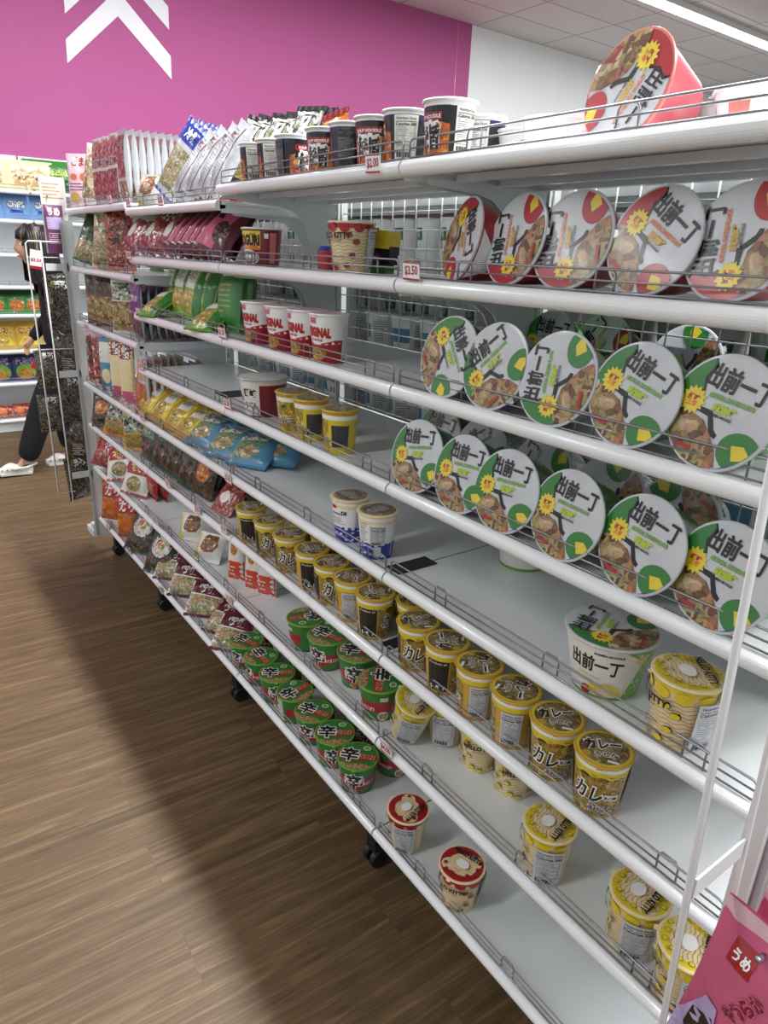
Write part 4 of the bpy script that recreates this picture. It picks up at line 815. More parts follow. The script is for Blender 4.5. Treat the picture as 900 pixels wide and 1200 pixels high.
b.build('wire_frame', r)
for z in (1.613, 1.064, .49):
    b = MB(); b.box((0.004, .055, z), (.006, .11, .036), 'upright_white'); b.build('crossbar', r)
b = MB()
for z in (1.95, 1.56, 1.27, 1.0, .72, .5): b.tube([(.0, .06, z), (.12, .06, z), (.13, .06, z+.012)], .003, 'chrome', 6)
b.build('hook', r)
b = MB(); b.box((.03, .03, 1.86), (.006, .12, .36), 'offwhite'); b.art(lambda u, v, o: Vector((.027-o, -u+.03, v)), [lines(-.05, 1.94, .05, 2.02, 5, 'tan')], maxlen=1); b.build('backing_card', r)
SW = pouchkind(.17, .26, .06, 'food_seaweed_glints', [('r', .2, .8, .8, .95, 'olive'), ('t', '昆布', .5, .87, .4, 'white', 'black')], seed=50, wr=.012, film=True)
SWM = pouchkind(.15, .24, .05, 'food_dark', [('r', .1, .7, .9, .96, 'food_seaweed_glints'), ('l', .3, .2, .7, .5, 6, 'silver')], seed=51, wr=.012)  # silver streaks are glints of the clear film, painted on
PU = pouchkind(.09, .23, .03, 'plum', [('r', .08, .5, .92, .75, 'lavender'), ('l', .1, .2, .9, .45, 6, 'palepink'), ('t', 'うめ', .5, .86, .6, 'white', 'maroon')], seed=52, q=5)
for i, (z, k) in enumerate([(1.30, SW), (1.03, SWM), (.79, SW), (.55, SWM), (.33, SW)]):
    for j, x in enumerate((2.93, 3.0)):
        M = Matrix.Translation((x, .05-.03*j, z+.01*j)) @ Matrix.Rotation(PI/2+.35*(-1)**i, 4, 'Z') @ Matrix.Rotation(random.uniform(-.08, .08), 4, 'Y')
        inst(k, 'seaweed_pack', 'clear pack of dark dried seaweed hanging on the side rack, %s from top, %s' % (ORD[i], 'front' if j == 0 else 'behind'), 'packet', M, 'hanging seaweed packs')
for i, (y, z) in enumerate([(.125, .86), (.14, .62)]):
    inst(SW, 'seaweed_pack', 'dark seaweed pack hanging outermost on the side rack, %s' % ['upper', 'lower'][i], 'packet', Matrix.Translation((2.93+.0, y+.02, z+.12)) @ Matrix.Rotation(PI/2-.2, 4, 'Z') @ Matrix.Scale(.8, 4), 'hanging seaweed packs')
inst(PU, 'snack_packet', 'plum coloured packet hanging at the top of the side rack', 'packet', Matrix.Translation((2.875, .042, 1.68)) @ Matrix.Rotation(PI/2, 4, 'Z'))
# hanging tag
b = MB(); w, h = .056, .092; b.box((0, 0, 0), (.0015, w, h), 'white')
b.art(lambda u, v, o: Vector((-.0008-o, -u, v)), [rect(-w/2, -h/2, w/2, -h/2+.014, 'red'), text('$3.50', 0, -.004, .046, 'red', 0, .03)], maxlen=1); b.tube([(0, 0, h/2), (-.006, 0, h/2+.012), (0, 0, h/2+.02)], .003, 'chrome', 6)
q = onx(42, 304, 2.85); o = b.build('price_tag', None, (2.849, q.y, q.z)); o.rotation_euler = (math.radians(8), 0, 0); tag(o, 'white $3.50 price tag hanging on the far side rack', 'price tag', 'pink-lettered white price tags')

# ------------------------------------------------------------ near end side rack
r = empty('side_rack', 'white wire side rack at the near end with pink packets', 'rack', Matrix.Translation((-.95, 0, 0)))
b = MB(); b.box((.028, .03, .99), (.026, .04, 1.76), 'upright_white'); b.box((.010, .026, .99), (.010, .020, 1.76), 'panel_grey'); b.build('post', r)
q0, q1 = onx(905, 545, -.95), onx(776, 1200, -.95)
sl = (q0.y-q1.y)/(q0.z-q1.z); f_ = lambda z: q1.y+sl*(z-q1.z)
b = MB(); b.tube([(0, .06, 1.80), (0, f_(1.80)-.01, 1.80), (0, f_(1.79), 1.79), (0, f_(.35), .35), (0, .06, .35)], .0042, 'wire_white', 10)
a0, a1 = onx(900, 876, -.95), onx(861, 1045, -.95); b.tube([(0, a0.y+.03, a0.z+.6), (0, a0.y, a0.z), (0, a1.y, a1.z), (0, a1.y-.02, .4)], .0038, 'wire_white', 8); b.build('wire_frame', r)
q = onx(815, 1035, -.95); q2 = onx(872, 987, -.95); b = MB(); b.box((.0, (q.y+q2.y)/2, q.z-.009), (.0025, abs(q.y-q2.y), .028), 'upright_white'); b.build('crossbar', r)
b = MB(); b.tube([(-.06, .0, 1.0), (-.06, .19, 1.0), (-.06, .2, 1.008)], .0035, 'chrome', 8); b.box((-.06, .0, 1.0), (.14, .006, .02), 'upright_white'); b.box((.0, .005, 1.0), (.05, .02, .03), 'upright_white'); b.build('hook', r)
b = MB(); b.box((-.02, -.2, .14), (.06, .4, .05), 'upright_white'); b.box((-.0, -.2, .06), (.04, .06, .12), 'rubber'); b.build('base_frame', r)
PK = pouchkind(.22, .30, .05, 'hotpink', [('r', 0, .895, 1, .995, 'palepink'), ('r', .12, .74, .26, .86, 'red'), ('t', 'うめ', .19, .80, .1, 'white', 'red'), ('t', 'やわらか', .30, .60, .3, 'dkred', 'hotpink', 1.2), ('p', [(.0, .2), (.12, .50), (.2, .48), (.3, .1), (.0, .0)], 'lavender'),
     ('p', [(.08, .36), (.2, .42), (.3, .24), (.26, .06), (.14, .05), (.07, .2)], 'black'), ('t', '6', .18, .24, .09, 'white', 'black'), ('t', 'のり', .62, .40, .4, 'black', 'white', .9), ('t', '梅', .60, .60, .16, 'black', 'white', .2), ('t', 'MIX', .8, .2, .3, 'black', 'white', .3)], seed=60, q=4, crimp=.03, wr=.006)
for j, (dy, dx, yaw, nm) in enumerate([(.16, 0, 0, 'bright pink packet with a black 6 badge, frontmost of three'), (.105, -.02, 3, 'pink packet with pale top seal, middle of three'), (.05, -.045, -4, 'pink packet nearest the rack, hindmost of three')]):
    M = Matrix.Translation((-1.030+dx, dy, .735)) @ Matrix.Rotation(math.radians(yaw), 4, 'Z') @ Matrix.Rotation(math.radians(-3), 4, 'X') @ Matrix.Rotation(math.radians(-7), 4, 'Y')
    inst(PK, 'snack_packet', nm+' hanging at the near end', 'packet', M, 'pink packets at the near end')

# ------------------------------------------------------------ wall shelving beyond
XF, XW = 6.15, 6.6
FZ = [.111, .451, .753, 1.077, 1.328, 1.606, 1.892, 2.136]
for n, (ya, yb, lab) in enumerate([(.56, -.46, 'white wall shelving at far left, partly outside the frame'), (-.47, -1.49, 'white wall shelving behind the walking person'), (-1.5, -2.52, 'white wall shelving behind the tall packets')]):
    r = empty('tall_shelving', lab, 'shelving', Matrix.Translation((XF, (ya+yb)/2, 0)), 'white shelving along the pink wall'); w = ya-yb-.006
    b = MB(); b.box((XW-XF-.03, 0, 1.22), (.02, w, 2.42), 'shelf_white'); b.box((XW-XF-.05, 0, 2.33), (.03, w, .014), 'panel_grey')
    for y in (-w/2+.02, w/2-.02): b.box((XW-XF-.05, y, 1.22), (.04, .04, 2.42), 'upright_white')
    b.box((XW-XF-.03, 0, 2.445), (.05, w, .03), 'shelf_lip'); b.build('back_panel', r)
    for i, z in enumerate(FZ):
        d = .40 if i else .44; b = MB(); b.box((d/2+(.0 if i else -.03), 0, z-.005), (d, w, .022), 'shelf_white'); b.tube([(0 if i else -.03, -w/2, z), (0 if i else -.03, w/2, z)], .018, 'shelf_lip', 10)
        s = b.build('shelf', r); g2 = MB(); x = .008 if i else -.02
        for dz in (.03, .055): g2.tube([(x, -w/2+.01, z+dz), (x, w/2-.01, z+dz)], .0025, 'chrome', 5)
        for k in range(5): y = -w/2+.01+(w-.02)*k/4; g2.tube([(x, y, z), (x, y, z+.055)], .0025, 'chrome', 5)
        g2.build('wire_guard', s)
    b = MB(); b.box((.19, 0, .05), (.4, w, .09), 'shelf_white'); b.build('plinth', r)
def far(key, kk, rows, lab, group):
    for i, (y, x, z, yaw, tilt) in enumerate(rows):
        A = Matrix.Rotation(PI/2+math.radians(yaw), 4, 'Z') @ Matrix.Rotation(math.radians(tilt), 4, 'X')
        mz = min((A @ vv.co).z for vv in kk[0][1].vertices)
        inst(kk, 'snack_bag', lab % ORD[i], 'snack bag', Matrix.Translation((x, y, z+.0075-mz)) @ A, group)
def yy(u, z, x=6.25):
    lo, hi = -4., 2.
    for _ in range(40):
        m = (lo+hi)/2; d = Vector((x, m, z))-CAM; uu = 450+F*d.dot(RT)/d.dot(_w)
        if uu > u: lo = m
        else: hi = m
    return lo
FK = dict(cream=pouchkind(.27, .26, .09, 'cream', [('p', [(.25, .2), (.75, .2), (.8, .6), (.5, .75), (.2, .6)], 'tan'), ('t', 'CRISPS', .5, .42, .45, 'brown', 'cream')], seed=70, cr='cream', wr=.012),
    green=pouchkind(.24, .29, .09, 'green', [('r', .05, .1, .4, .7, 'food_chips'), ('t', 'GREEN', .5, .62, .7, 'lime', 'dkgreen'), ('r', .3, .1, .95, .4, 'dkgreen')], seed=71, cr='green', wr=.012),
    blue=pouchkind(.28, .24, .09, 'skyblue', [('e', .5, .5, .3, .22, 'ltblue'), ('t', 'CHIPS', .5, .55, .5, 'offwhite', 'navy'), ('r', .3, .25, .7, .35, 'blue')], seed=72, cr='skyblue', wr=.01),
    greenfood=pouchkind(.22, .22, .08, 'green', [('e', .5, .35, .3, .25, 'food_orange'), ('r', .1, .75, .9, .95, 'dkgreen')], seed=73, cr='green', wr=.012),
    yellow=pouchkind(.26, .26, .09, 'gold', [('p', [(.1, .1), (.9, .1), (.7, .4), (.3, .45)], 'yellow'), ('t', 'CORN', .5, .65, .6, 'dkred', 'yellow'), ('e', .5, .3, .2, .1, 'food_yellow')], seed=74, cr='gold', wr=.01),
    dark=pouchkind(.26, .25, .09, 'navy', [('e', .5, .35, .35, .3, 'ltgreen'), ('e', .5, .25, .3, .2, 'food_orange'), ('t', 'PUFFS', .5, .75, .6, 'lavender', 'navy')], seed=75, cr='navy', wr=.01),
    red=pouchkind(.22, .13, .08, 'food_red', [('e', .5, .5, .2, .3, 'orange')], seed=76, cr='red', wr=.012))
far('cream', FK['cream'], [(yy(u, 2.2), 6.25, FZ[7], 0, 8) for u in (-8, 26, 46)], 'cream snack bag on the wall shelving top, %s from the left', 'cream snack bags')
far('green', FK['green'], [(yy(u, 2.2), 6.25, FZ[7], 0, 14) for u in (47, 64, 80)], 'bright green snack bag on the wall shelving top, %s from the left', 'green snack bags')
far('blue', FK['blue'], [(yy(u, 1.95), 6.27, FZ[6], 0, 10) for u in (-12, 20, 52)], 'sky blue snack bag on the wall shelving, %s from the left', 'blue snack bags')
far('gf', FK['greenfood'], [(yy(u, 1.15), 6.25, FZ[3], 0, 14) for u in (-4, 20, 40)], 'green snack bag with orange food on wall shelving, %s from the left', 'green bags with food photo')
far('y', FK['yellow'], [(yy(u, .85), 6.27, FZ[2], 0, 10) for u in (4, 34)], 'yellow corn snack bag on the wall shelving, %s from the left', 'yellow snack bags')
far('d', FK['dark'], [(yy(u, .55), 6.27, FZ[1], 0, 10) for u in (1, 31)], 'dark blue snack bag with green circle on wall shelving, %s from the left', 'dark blue snack bags')
far('r', FK['red'], [(yy(u, .2), 6.22, FZ[0], 0, 20) for u in (2, 22, 42, 62)], 'red and brown low bag on the wall shelving base, %s from the left', 'low red bags')
far('y2', FK['yellow'], [(-1.35, 6.3, FZ[6], 0, 8), (-1.7, 6.3, FZ[6], 0, 8)], 'yellow bag on wall shelving seen behind the far bay, %s from the left', 'yellow bags seen through the far bay')
far('d2', FK['dark'], [(-1.2, 6.3, FZ[3], 0, 8), (-1.0, 6.3, FZ[1], 0, 8)], 'dark bag on wall shelving seen through the far bay, %s from the top', 'dark bags seen through the far bay')

# ------------------------------------------------------------ person
mat('skin', (206, 160, 132), .5, var=.04); mat('hair_dark', (30, 24, 22), .45, var=.3, scale=60); mat('hair_light', (112, 86, 58), .45, var=.2, scale=60)
mat('cloth_black', (20, 20, 23), .85, var=.15, bump=.3); mat('cloth_trousers', (15, 15, 18), .9, var=.15, bump=.3); mat('clog_white', (226, 222, 214), .5); mat('lips', (150, 80, 76), .5)
def skin(name, V, E, m, parent, sub=2, root=0):
    me = bpy.data.meshes.new(name); me.from_pydata([v[:3] for v in V], E, []); me.materials.append(MATS[m])
    bm = bmesh.new(); bm.from_mesh(me); bm.verts.layers.skin.verify(); bm.to_mesh(me); bm.free()
    o = obj(name, me, parent)
    sv = o.data.skin_vertices[0].data
    for i, v in enumerate(V): rr = v[3] if len(v) > 3 else .05; sv[i].radius = (rr, v[4] if len(v) > 4 else rr)
    sv[root].use_root = True
    md = o.modifiers.new('skin', 'SKIN'); md.use_smooth_shade = True; o.modifiers.new('sub', 'SUBSURF').levels = sub; o.modifiers['sub'].render_levels = sub
    return o
def person():
    PX, PY = 4.76, -.29
    r = empty('person', 'person in black with long dark hair walking past in white clogs', 'person', Matrix.Translation((PX, PY, 0)))
    V = [(0, 0, .98, .085), (0, -.01, 1.2, .08), (0, -.02, 1.42, .075), (0, .03, 1.53, .055), (0, .07, 1.62, .05)]
    E = [(0, 1), (1, 2), (2, 3), (3, 4)]
    def add(p, a): V.append(p); E.append((a, len(V)-1)); return len(V)-1
    for s, kn, an, toe in ((-1, (-.08, .19, .55), (-.08, .38, .13), (-.08, .47, .06)), (1, (.09, .03, .53), (.09, .0, .12), (.09, .10, .04))):
        h = add((s*.09, 0, .92, .06), 0); k = add(kn+(.045,), h); a = add(an+(.026,), k); add((toe[0], an[1]+.06, .05, .02), a)
    for s, el, wr_ in ((-1, (-.23, -.07, 1.17), (-.21, .08, .96)), (1, (.22, .02, 1.17), (.20, .16, 1.02))):
        h = add((s*.15, -.02, 1.43, .04), 2); e = add(el+(.04,), h); w = add(wr_+(.026,), e); pm = add((wr_[0], wr_[1]+.04, wr_[2]-.05, .03, .016), w)
        for q, L in ((-.024, .06), (-.009, .072), (.007, .07), (.022, .058)):
            f1 = add((wr_[0]+s*-.0, wr_[1]+.055+q*.6, wr_[2]-.085-q*.6, .0095), pm)
            add((wr_[0]-s*.012, wr_[1]+.06+q*.6, wr_[2]-.085-L*.75, .008), f1)
        t1 = add((wr_[0]-s*.02, wr_[1]+.07, wr_[2]-.045, .010), pm); add((wr_[0]-s*.025, wr_[1]+.085, wr_[2]-.075, .008), t1)
    body = skin('body', V, E, 'skin', r)
    # head as a modelled surface
    hb = MB(); C = Vector((0, .10, 1.695)); n, m_ = 28, 22; vs = []; fs = []
    for j in range(m_+1):
        th = PI*j/m_; 
        for i in range(n):
            ph = 2*PI*i/n; x = math.sin(th)*math.cos(ph); y = math.sin(th)*math.sin(ph); z = math.cos(th)
            px, py, pz = .082*x, .102*y, .128*z
            if z < 0: px *= 1-.35*z*z; py *= 1-.18*z*z*(1 if y < 0 else .4)
            if y > 0:   # face relief
                g_ = math.exp(-(px/.014)**2)
                py += g_*(.022*math.exp(-((pz+.022)/.020)**2)+.010*math.exp(-((pz-.004)/.025)**2))*max(0, y)   # nose
                py += .008*math.exp(-(px/.022)**2-((pz+.062)/.011)**2)*y                       # lips
                py += .010*math.exp(-(px/.025)**2-((pz+.105)/.018)**2)                        # chin
                py -= .010*math.exp(-((abs(px)-.032)/.016)**2-((pz-.012)/.014)**2)*y           # eye sockets
                py += .004*math.exp(-((pz-.035)/.012)**2)*y
            vs.append((C.x+px, C.y+py, C.z+pz))
    for j in range(m_):
        for i in range(n): fs.append((j*n+i, (j+1)*n+i, (j+1)*n+(i+1) % n, j*n+(i+1) % n))
    hb.add(vs, fs, 'skin', True)
    for s in (-1, 1):
        E2 = Matrix.Translation((s*.032, C.y+.083, C.z+.010)); hb.lathe([(.001, -.010, 'white'), (.009, -.006, 'white'), (.012, 0, 'white'), (.009, .006, 'white'), (.001, .010, 'white')], 10, E2)
        hb.lathe([(.001, -.004, 'black'), (.005, 0, 'black'), (.001, .004, 'black')], 10, Matrix.Translation((s*.032, C.y+.092, C.z+.010)))
        hb.tube([(s*.018, C.y+.092, C.z+.034), (s*.034, C.y+.090, C.z+.038), (s*.05, C.y+.076, C.z+.034)], .0028, 'hair_dark', 5)
        hb.tube([(s*.080, C.y-.01, C.z-.03), (s*.090, C.y-.018, C.z), (s*.088, C.y-.008, C.z+.022), (s*.082, C.y+.004, C.z+.01)], .008, 'skin', 6)
    hb.tube([(-.02, C.y+.094, C.z-.062), (0, C.y+.105, C.z-.060), (.02, C.y+.094, C.z-.062)], .0045, 'lips', 6)
    hb.v = [tuple(C+(Vector(v)-C)*1.12) for v in hb.v]
    hd = hb.build('head', r)
    # hair: cap shell, fringe and long back fall
    h = MB(); vs = []; fs = []; n, m_ = 30, 16
    for j in range(m_+1):
        t = j/m_
        for i in range(n+1):
            a = PI*(.5+.27)+2*PI*(1-.27)*i/n; fr = abs(math.cos((a-PI/2)/2))
            if t < .45: th = t/.45*PI*.5; z = C.z+.142*math.cos(th); rr = math.sin(th)
            else: z = C.z-(t-.45)/.55*.42*(.45+.55*(1-fr)); rr = 1+.04*math.sin(t*9+i)
            k = 1-.18*max(0, t-.6)
            x = .102*rr*math.cos(a)*k*(1+.02*math.sin(i*2.3)); y = C.y-.005+.122*rr*math.sin(a)*k-(t > .45)*.02*(1-fr)
            vs.append((x, y, z))
    for j in range(m_):
        for i in range(n): a = j*(n+1)+i; fs.append((a, a+1, a+n+2, a+n+1))
    h.add(vs, fs, 'hair_dark', True)
    h.lathe([(.001, .142, 'hair_dark'), (.06, .120, 'hair_dark'), (.1, .06, 'hair_dark'), (.104, .0, 'hair_dark')], 24, Matrix.Translation((0, C.y-.012, C.z+.004)))
    for i in range(34):
        x = -.078+.156*i/33; yb = C.y+.1*math.sqrt(max(0, 1-(x/.1)**2))
        h.tube([(x*.5, C.y+.04, C.z+.138), (x*.9, yb-.004, C.z+.09), (x*1.06, yb+.002, C.z+.045)], .0055, 'hair_light' if i in (3, 4) else 'hair_dark', 6)
    for s in (-1, 1):
        for k in range(12):
            y = C.y+.045-.0145*k; h.tube([(s*.04, y*1.0, C.z+.13), (s*.096, y, C.z+.06), (s*.102, y-.004, C.z-.06), (s*.095, y-.03, C.z-.2-.015*k), (s*.088, y-.04, C.z-.30)], .0095, 'hair_light' if k in (3,) and s < 0 else 'hair_dark', 6)
    h.v = [tuple(C+(Vector(v)-C)*1.13) for v in h.v]; h.build('hair', r)
    J = [(0, -.005, .92, .16, .14), (0, -.01, 1.1, .15, .14), (0, -.02, 1.3, .17, .14), (0, -.02, 1.43, .15, .12), (0, .015, 1.53, .07)]
    JE = [(0, 1), (1, 2), (2, 3), (3, 4)]
    def ja(p, a): J.append(p); JE.append((a, len(J)-1)); return len(J)-1
    for s, el, wr_ in ((-1, (-.23, -.07, 1.17), (-.207, .095, .94)), (1, (.22, .02, 1.17), (.20, .175, 1.0))):
        a = ja((s*.165, -.02, 1.445, .07), 3); e = ja(el+(.056,), a); ja(wr_+(.04,), e)
    skin('jacket', J, JE, 'cloth_black', r)
    Tt = [(0, 0, .95, .13, .12)]; TE = []
    for s, kn, an in ((-1, (-.08, .19, .55), (-.08, .375, .115)), (1, (.09, .03, .53), (.09, .0, .13))):
        Tt.append((s*.088, .0, .88, .135)); TE.append((0, len(Tt)-1)); Tt.append(kn+(.105,)); TE.append((len(Tt)-2, len(Tt)-1)); Tt.append((an[0], an[1], an[2]-.02, .085)); TE.append((len(Tt)-2, len(Tt)-1))
    skin('trousers', Tt, TE, 'cloth_trousers', r)
    def clog(x, y, z, pitch):
        b = MB(); vs = []; fs = []; n, m_ = 16, 14; L = .25
        for j in range(m_+1):
            t = j/m_; hw = .052*(math.sin(PI*min(.97, .06+t*.92)))**.5*(.86+.25*t); top = .045+.045*math.exp(-((t-.62)/.25)**2)+.02*math.exp(-((t-.05)/.12)**2)
            for i in range(n):
                a = 2*PI*i/n; vs.append((hw*math.cos(a), -L/2+L*t, max(0, .5*top+.5*top*math.sin(a)) if math.sin(a) > -.7 else 0))
        for j in range(m_):
            for i in range(n): fs.append((j*n+i, j*n+(i+1) % n, (j+1)*n+(i+1) % n, (j+1)*n+i))
        fs += [tuple(range(n-1, -1, -1)), tuple(m_*n+i for i in range(n))]
        M = Matrix.Translation((x, y, z)) @ Matrix.Rotation(pitch, 4, 'X')
        b.add([M @ Vector(v) for v in vs], fs, 'clog_white', True)
        b.box((0, 0, .008), (.098, L*.9, .016), 'clog_white', M)
        b.tube([M @ Vector(v) for v in [(.055, .02, .05), (.058, -.08, .06), (0, -.155, .07), (-.058, -.08, .06), (-.055, .02, .05)]], .009, 'clog_white', 6)
        for i in range(3):
            b.lathe([(.001, 0, 'dkgrey'), (.006, .001, 'dkgrey')], 8, M @ Matrix.Translation((-.05, .03+.035*i, .045)) @ Matrix.Rotation(-PI/2, 4, 'Y'))
            b.lathe([(.001, 0, 'dkgrey'), (.006, .001, 'dkgrey')], 8, M @ Matrix.Translation((0, .03+.035*i, .083-.012*i)))
        b.build('clog', r)
    clog(-.08, .46, .012, .04); clog(.09, .08, .002, 0)
    return r
person()
b = MB(); b.box((0, 0, 0), (.03, .12, .07), 'red'); b.tube([(0, -.05, .035), (0, 0, .055), (0, .05, .035)], .005, 'dkred', 6)
o = b.build('pouch', None, (4.76-.225, -.085, .855)); o.rotation_euler = (.5, 0, 0); tag(o, 'small red pouch carried at the hip by the person in black', 'pouch')

# ------------------------------------------------------------ room
HC = 4.50
def procedural_floor():
    m, nt, b = _base('wood_floor'); N = nt.nodes; L = nt.links
    tc = N.new('ShaderNodeTexCoord'); mp = N.new('ShaderNodeMapping'); mp.inputs['Rotation'].default_value = (0, 0, PI/2+.04)
    L.new(tc.outputs['Object'], mp.inputs['Vector'])
    br = N.new('ShaderNodeTexBrick'); br.inputs['Scale'].default_value = 1; br.inputs['Brick Width'].default_value = 1.35; br.inputs['Row Height'].default_value = .17; br.inputs['Mortar Size'].default_value = .0012
    br.inputs['Color1'].default_value = (.30, .30, .30, 1); br.inputs['Color2'].default_value = (.72, .72, .72, 1); br.inputs['Mortar'].default_value = (.1, .1, .1, 1); br.inputs['Mortar Smooth'].default_value = .4; br.inputs['Bias'].default_value = 0; br.offset = .37
    L.new(mp.outputs[0], br.inputs['Vector'])
    m2 = N.new('ShaderNodeMapping'); m2.inputs['Scale'].default_value = (1.6, 26, 1); L.new(mp.outputs[0], m2.inputs['Vector'])
    ad = N.new('ShaderNodeVectorMath'); ad.operation = 'ADD'; sc = N.new('ShaderNodeVectorMath'); sc.operation = 'SCALE'; sc.inputs['Scale'].default_value = 9
    L.new(br.outputs['Color'], sc.inputs[0]); L.new(m2.outputs[0], ad.inputs[0]); L.new(sc.outputs[0], ad.inputs[1])
    n1 = N.new('ShaderNodeTexNoise'); n1.inputs['Scale'].default_value = 1.5; n1.inputs['Detail'].default_value = 9; n1.inputs['Distortion'].default_value = 1.2; L.new(ad.outputs[0], n1.inputs['Vector'])
    n2 = N.new('ShaderNodeTexNoise'); n2.inputs['Scale'].default_value = 7; n2.inputs['Detail'].default_value = 6; L.new(ad.outputs[0], n2.inputs['Vector'])
    r1 = N.new('ShaderNodeValToRGB'); e = r1.color_ramp.elements; e[0].position = .25; e[0].color = lin((76, 59, 40)); e[1].position = .78; e[1].color = lin((126, 105, 76)); k = r1.color_ramp.elements.new(.5); k.color = lin((98, 78, 53))
    L.new(n1.outputs['Fac'], r1.inputs['Fac'])
    mx = N.new('ShaderNodeMixRGB'); mx.blend_type = 'MULTIPLY'; mx.inputs['Fac'].default_value = .32; r2 = N.new('ShaderNodeValToRGB'); r2.color_ramp.elements[0].position = .35; r2.color_ramp.elements[0].color = (.5, .47, .44, 1); r2.color_ramp.elements[1].position = .62; r2.color_ramp.elements[1].color = (1.1, 1.1, 1.1, 1)
    L.new(n2.outputs['Fac'], r2.inputs['Fac']); L.new(r1.outputs[0], mx.inputs[1]); L.new(r2.outputs[0], mx.inputs[2])
    m3 = N.new('ShaderNodeMixRGB'); m3.blend_type = 'MULTIPLY'; m3.inputs['Fac'].default_value = .35; r3 = N.new('ShaderNodeMapRange'); r3.inputs['To Min'].default_value = .6; r3.inputs['To Max'].default_value = 1.25
    L.new(br.outputs['Color'], r3.inputs['Value']); L.new(mx.outputs[0], m3.inputs[1]); L.new(r3.outputs[0], m3.inputs[2]); L.new(m3.outputs[0], b.inputs['Base Color'])
    b.inputs['Roughness'].default_value = .5; b.inputs['Specular IOR Level'].default_value = .35
    bp = N.new('ShaderNodeBump'); bp.inputs['Strength'].default_value = .12; bp.inputs['Distance'].default_value = .002; L.new(n2.outputs['Fac'], bp.inputs['Height']); L.new(bp.outputs[0], b.inputs['Normal'])
    MATS['wood_floor'] = m
procedural_floor()
mat('pink_wall', (170, 76, 134), .6, var=.01, scale=2); mat('white_wall', (232, 235, 236), .7, var=.01, scale=2); mat('chevron_white', (232, 232, 240), .5, var=.01)
m, nt, bb = _base('ceiling_tiles'); tc = nt.nodes.new('ShaderNodeTexCoord'); br = nt.nodes.new('ShaderNodeTexBrick'); br.offset = 0; br.inputs['Scale'].default_value = 1; br.inputs['Brick Width'].default_value = 1.2; br.inputs['Row Height'].default_value = .6; br.inputs['Mortar Size'].default_value = .012
br.inputs['Color1'].default_value = lin((222, 220, 220)); br.inputs['Color2'].default_value = lin((228, 226, 226)); br.inputs['Mortar'].default_value = lin((176, 174, 176)); mpp = nt.nodes.new('ShaderNodeMapping'); mpp.inputs['Rotation'].default_value = (0, 0, PI/2)
nt.links.new(tc.outputs['Object'], mpp.inputs[0]); nt.links.new(mpp.outputs[0], br.inputs['Vector']); nt.links.new(br.outputs['Color'], bb.inputs['Base Color']); bb.inputs['Roughness'].default_value = .9; MATS['ceiling_tiles'] = m
b = MB(); b.box((1, -3, -.05), (13, 26, .1), 'wood_floor'); struct('floor', b)
b = MB(); b.box((1, -3, HC+.05), (13, 26, .1), 'ceiling_tiles'); struct('ceiling', b)
b = MB(); b.box((XW+.1, -3, HC/2), (.2, 26, HC), 'white_wall'); struct('wall_back', b)
b = MB(); b.box((XW-.008, -5.93/2+2, HC/2), (.012, 5.93+4, HC-.002), 'pink_wall'); b.box((XW-.016, -5.70, HC/2), (.004, .012, HC-.01), 'hotpink'); o = b.build('wall_pink_panel'); o['kind'] = 'structure'
def cv(pts, nm, lab):
    b = MB(); P = []
    for (u, v) in pts: q = onx(u, v, XW-.016); P.append((q.y, q.z))
    n = len(P); vs = [(XW-.0145, y, z) for y, z in P]+[(XW-.020, y, z) for y, z in P]
    tr = tessellate_polygon([[Vector((p[0], p[1], 0)) for p in P]])
    fs = [tuple(t) for t in tr]+[tuple(n+i for i in t) for t in tr]+[(i, (i+1) % n, n+(i+1) % n, n+i) for i in range(n)]
    b.add(vs, fs, 'chevron_white'); o = b.build(nm); tag(o, lab, 'wall graphic', 'white wall chevrons'); return o
ch = [(77, 46), (79, 74), (138, 19), (201, 93), (200, 66), (137, -12)]
cv(ch, 'chevron_graphic', 'white upward chevron on the pink wall, lower of two')
cv([(u-3, v-58) for u, v in ch], 'chevron_graphic', 'white chevron on the pink wall cut off by the top edge, upper of two')
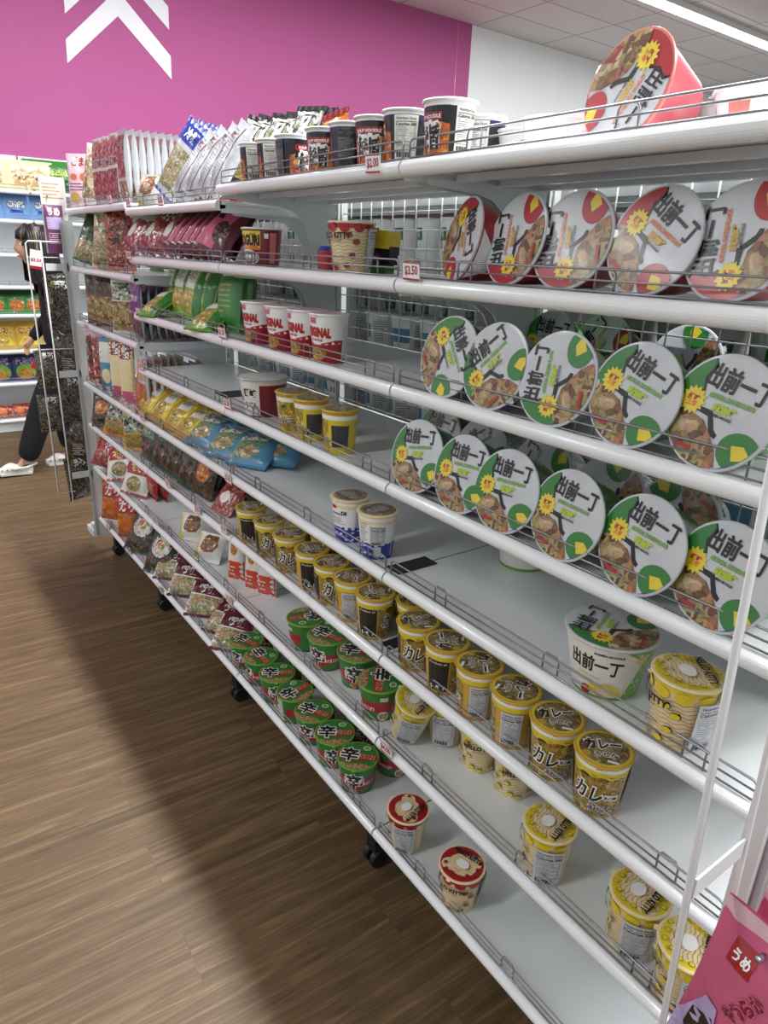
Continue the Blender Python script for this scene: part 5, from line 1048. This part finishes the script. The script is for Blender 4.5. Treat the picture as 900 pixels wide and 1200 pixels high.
# ceiling fixtures
def light_row(x, y0, y1, p, n, lab, vis=True):
    r = empty('ceiling_light', lab, 'ceiling light', Matrix.Translation((x, (y0+y1)/2, HC)), 'long fluorescent ceiling lights'); L = abs(y1-y0)
    b = MB(); b.box((0, 0, -.03), (.16, L, .058), 'upright_white'); b.box((.11, 0, -.008), (.05, L, .014), 'dkgrey'); b.build('housing', r)  # dark grey strip on the ceiling stands in for the fixture's shadow band
    b = MB(); b.box((0, 0, -.072), (.10, L-.04, .026), 'tube_glow'); b.build('tube', r)
    la = bpy.data.lights.new('fluorescent', 'AREA'); la.shape = 'RECTANGLE'; la.size = .14; la.size_y = L; la.energy = p; la.color = (.95, .98, 1)
    lo = bpy.data.objects.new('fluorescent_lamp', la); COL.objects.link(lo); lo.location = (x, (y0+y1)/2, HC-.10); lo.parent = None
light_row(4.45, -10.5, -1.0, 190, 0, 'long fluorescent ceiling light on the tiled ceiling near the far wall')
light_row(1.5, -9.5, -2.2, 110, 0, 'long fluorescent ceiling light beyond the shelving, out of frame')
light_row(4.45, 1.9, 7.5, 110, 0, 'long fluorescent ceiling light over the aisle, nearest the far wall')
light_row(.2, 2.4, 7.5, 110, 0, 'long fluorescent ceiling light over the aisle, behind the camera')
# line of strip lights right above the shelving run: its shadow edge falls along the aisle floor
for i, x in enumerate((-4.2, -1.6, 1.0, 3.4)):
    r = empty('ceiling_light', 'fluorescent strip above the shelving run, %s counted from the entrance' % ORD[i], 'ceiling light', Matrix.Translation((x, -.55, HC)), 'strip lights above the shelving')
    b = MB(); b.box((0, 0, -.03), (2.3, .14, .058), 'upright_white'); b.build('housing', r)
    b = MB(); b.box((0, 0, -.072), (2.2, .09, .026), 'tube_glow'); b.build('tube', r)
    la = bpy.data.lights.new('fluorescent', 'AREA'); la.shape = 'RECTANGLE'; la.size = 2.2; la.size_y = .12; la.energy = 120; la.color = (.97, .98, 1)
    lo = bpy.data.objects.new('fluorescent_lamp', la); COL.objects.link(lo); lo.location = (x, -.55, HC-.10)
w = bpy.data.worlds.new('world'); bpy.context.scene.world = w; w.use_nodes = True; w.node_tree.nodes['Background'].inputs[0].default_value = (.80, .86, .90, 1); w.node_tree.nodes['Background'].inputs[1].default_value = .78

# ------------------------------------------------------------ camera
cd = bpy.data.cameras.new('camera'); cd.sensor_fit = 'VERTICAL'; cd.sensor_height = 36; cd.sensor_width = 27; cd.lens = F*36/1200; cd.clip_start = .02
co = bpy.data.objects.new('camera', cd); COL.objects.link(co)
R3 = Matrix((RT, UP, -_w)).transposed(); co.matrix_world = Matrix.Translation(CAM) @ R3.to_4x4(); bpy.context.scene.camera = co
sc = bpy.context.scene; sc.view_settings.view_transform = 'Standard'; sc.view_settings.look = 'None'; sc.view_settings.exposure = .12
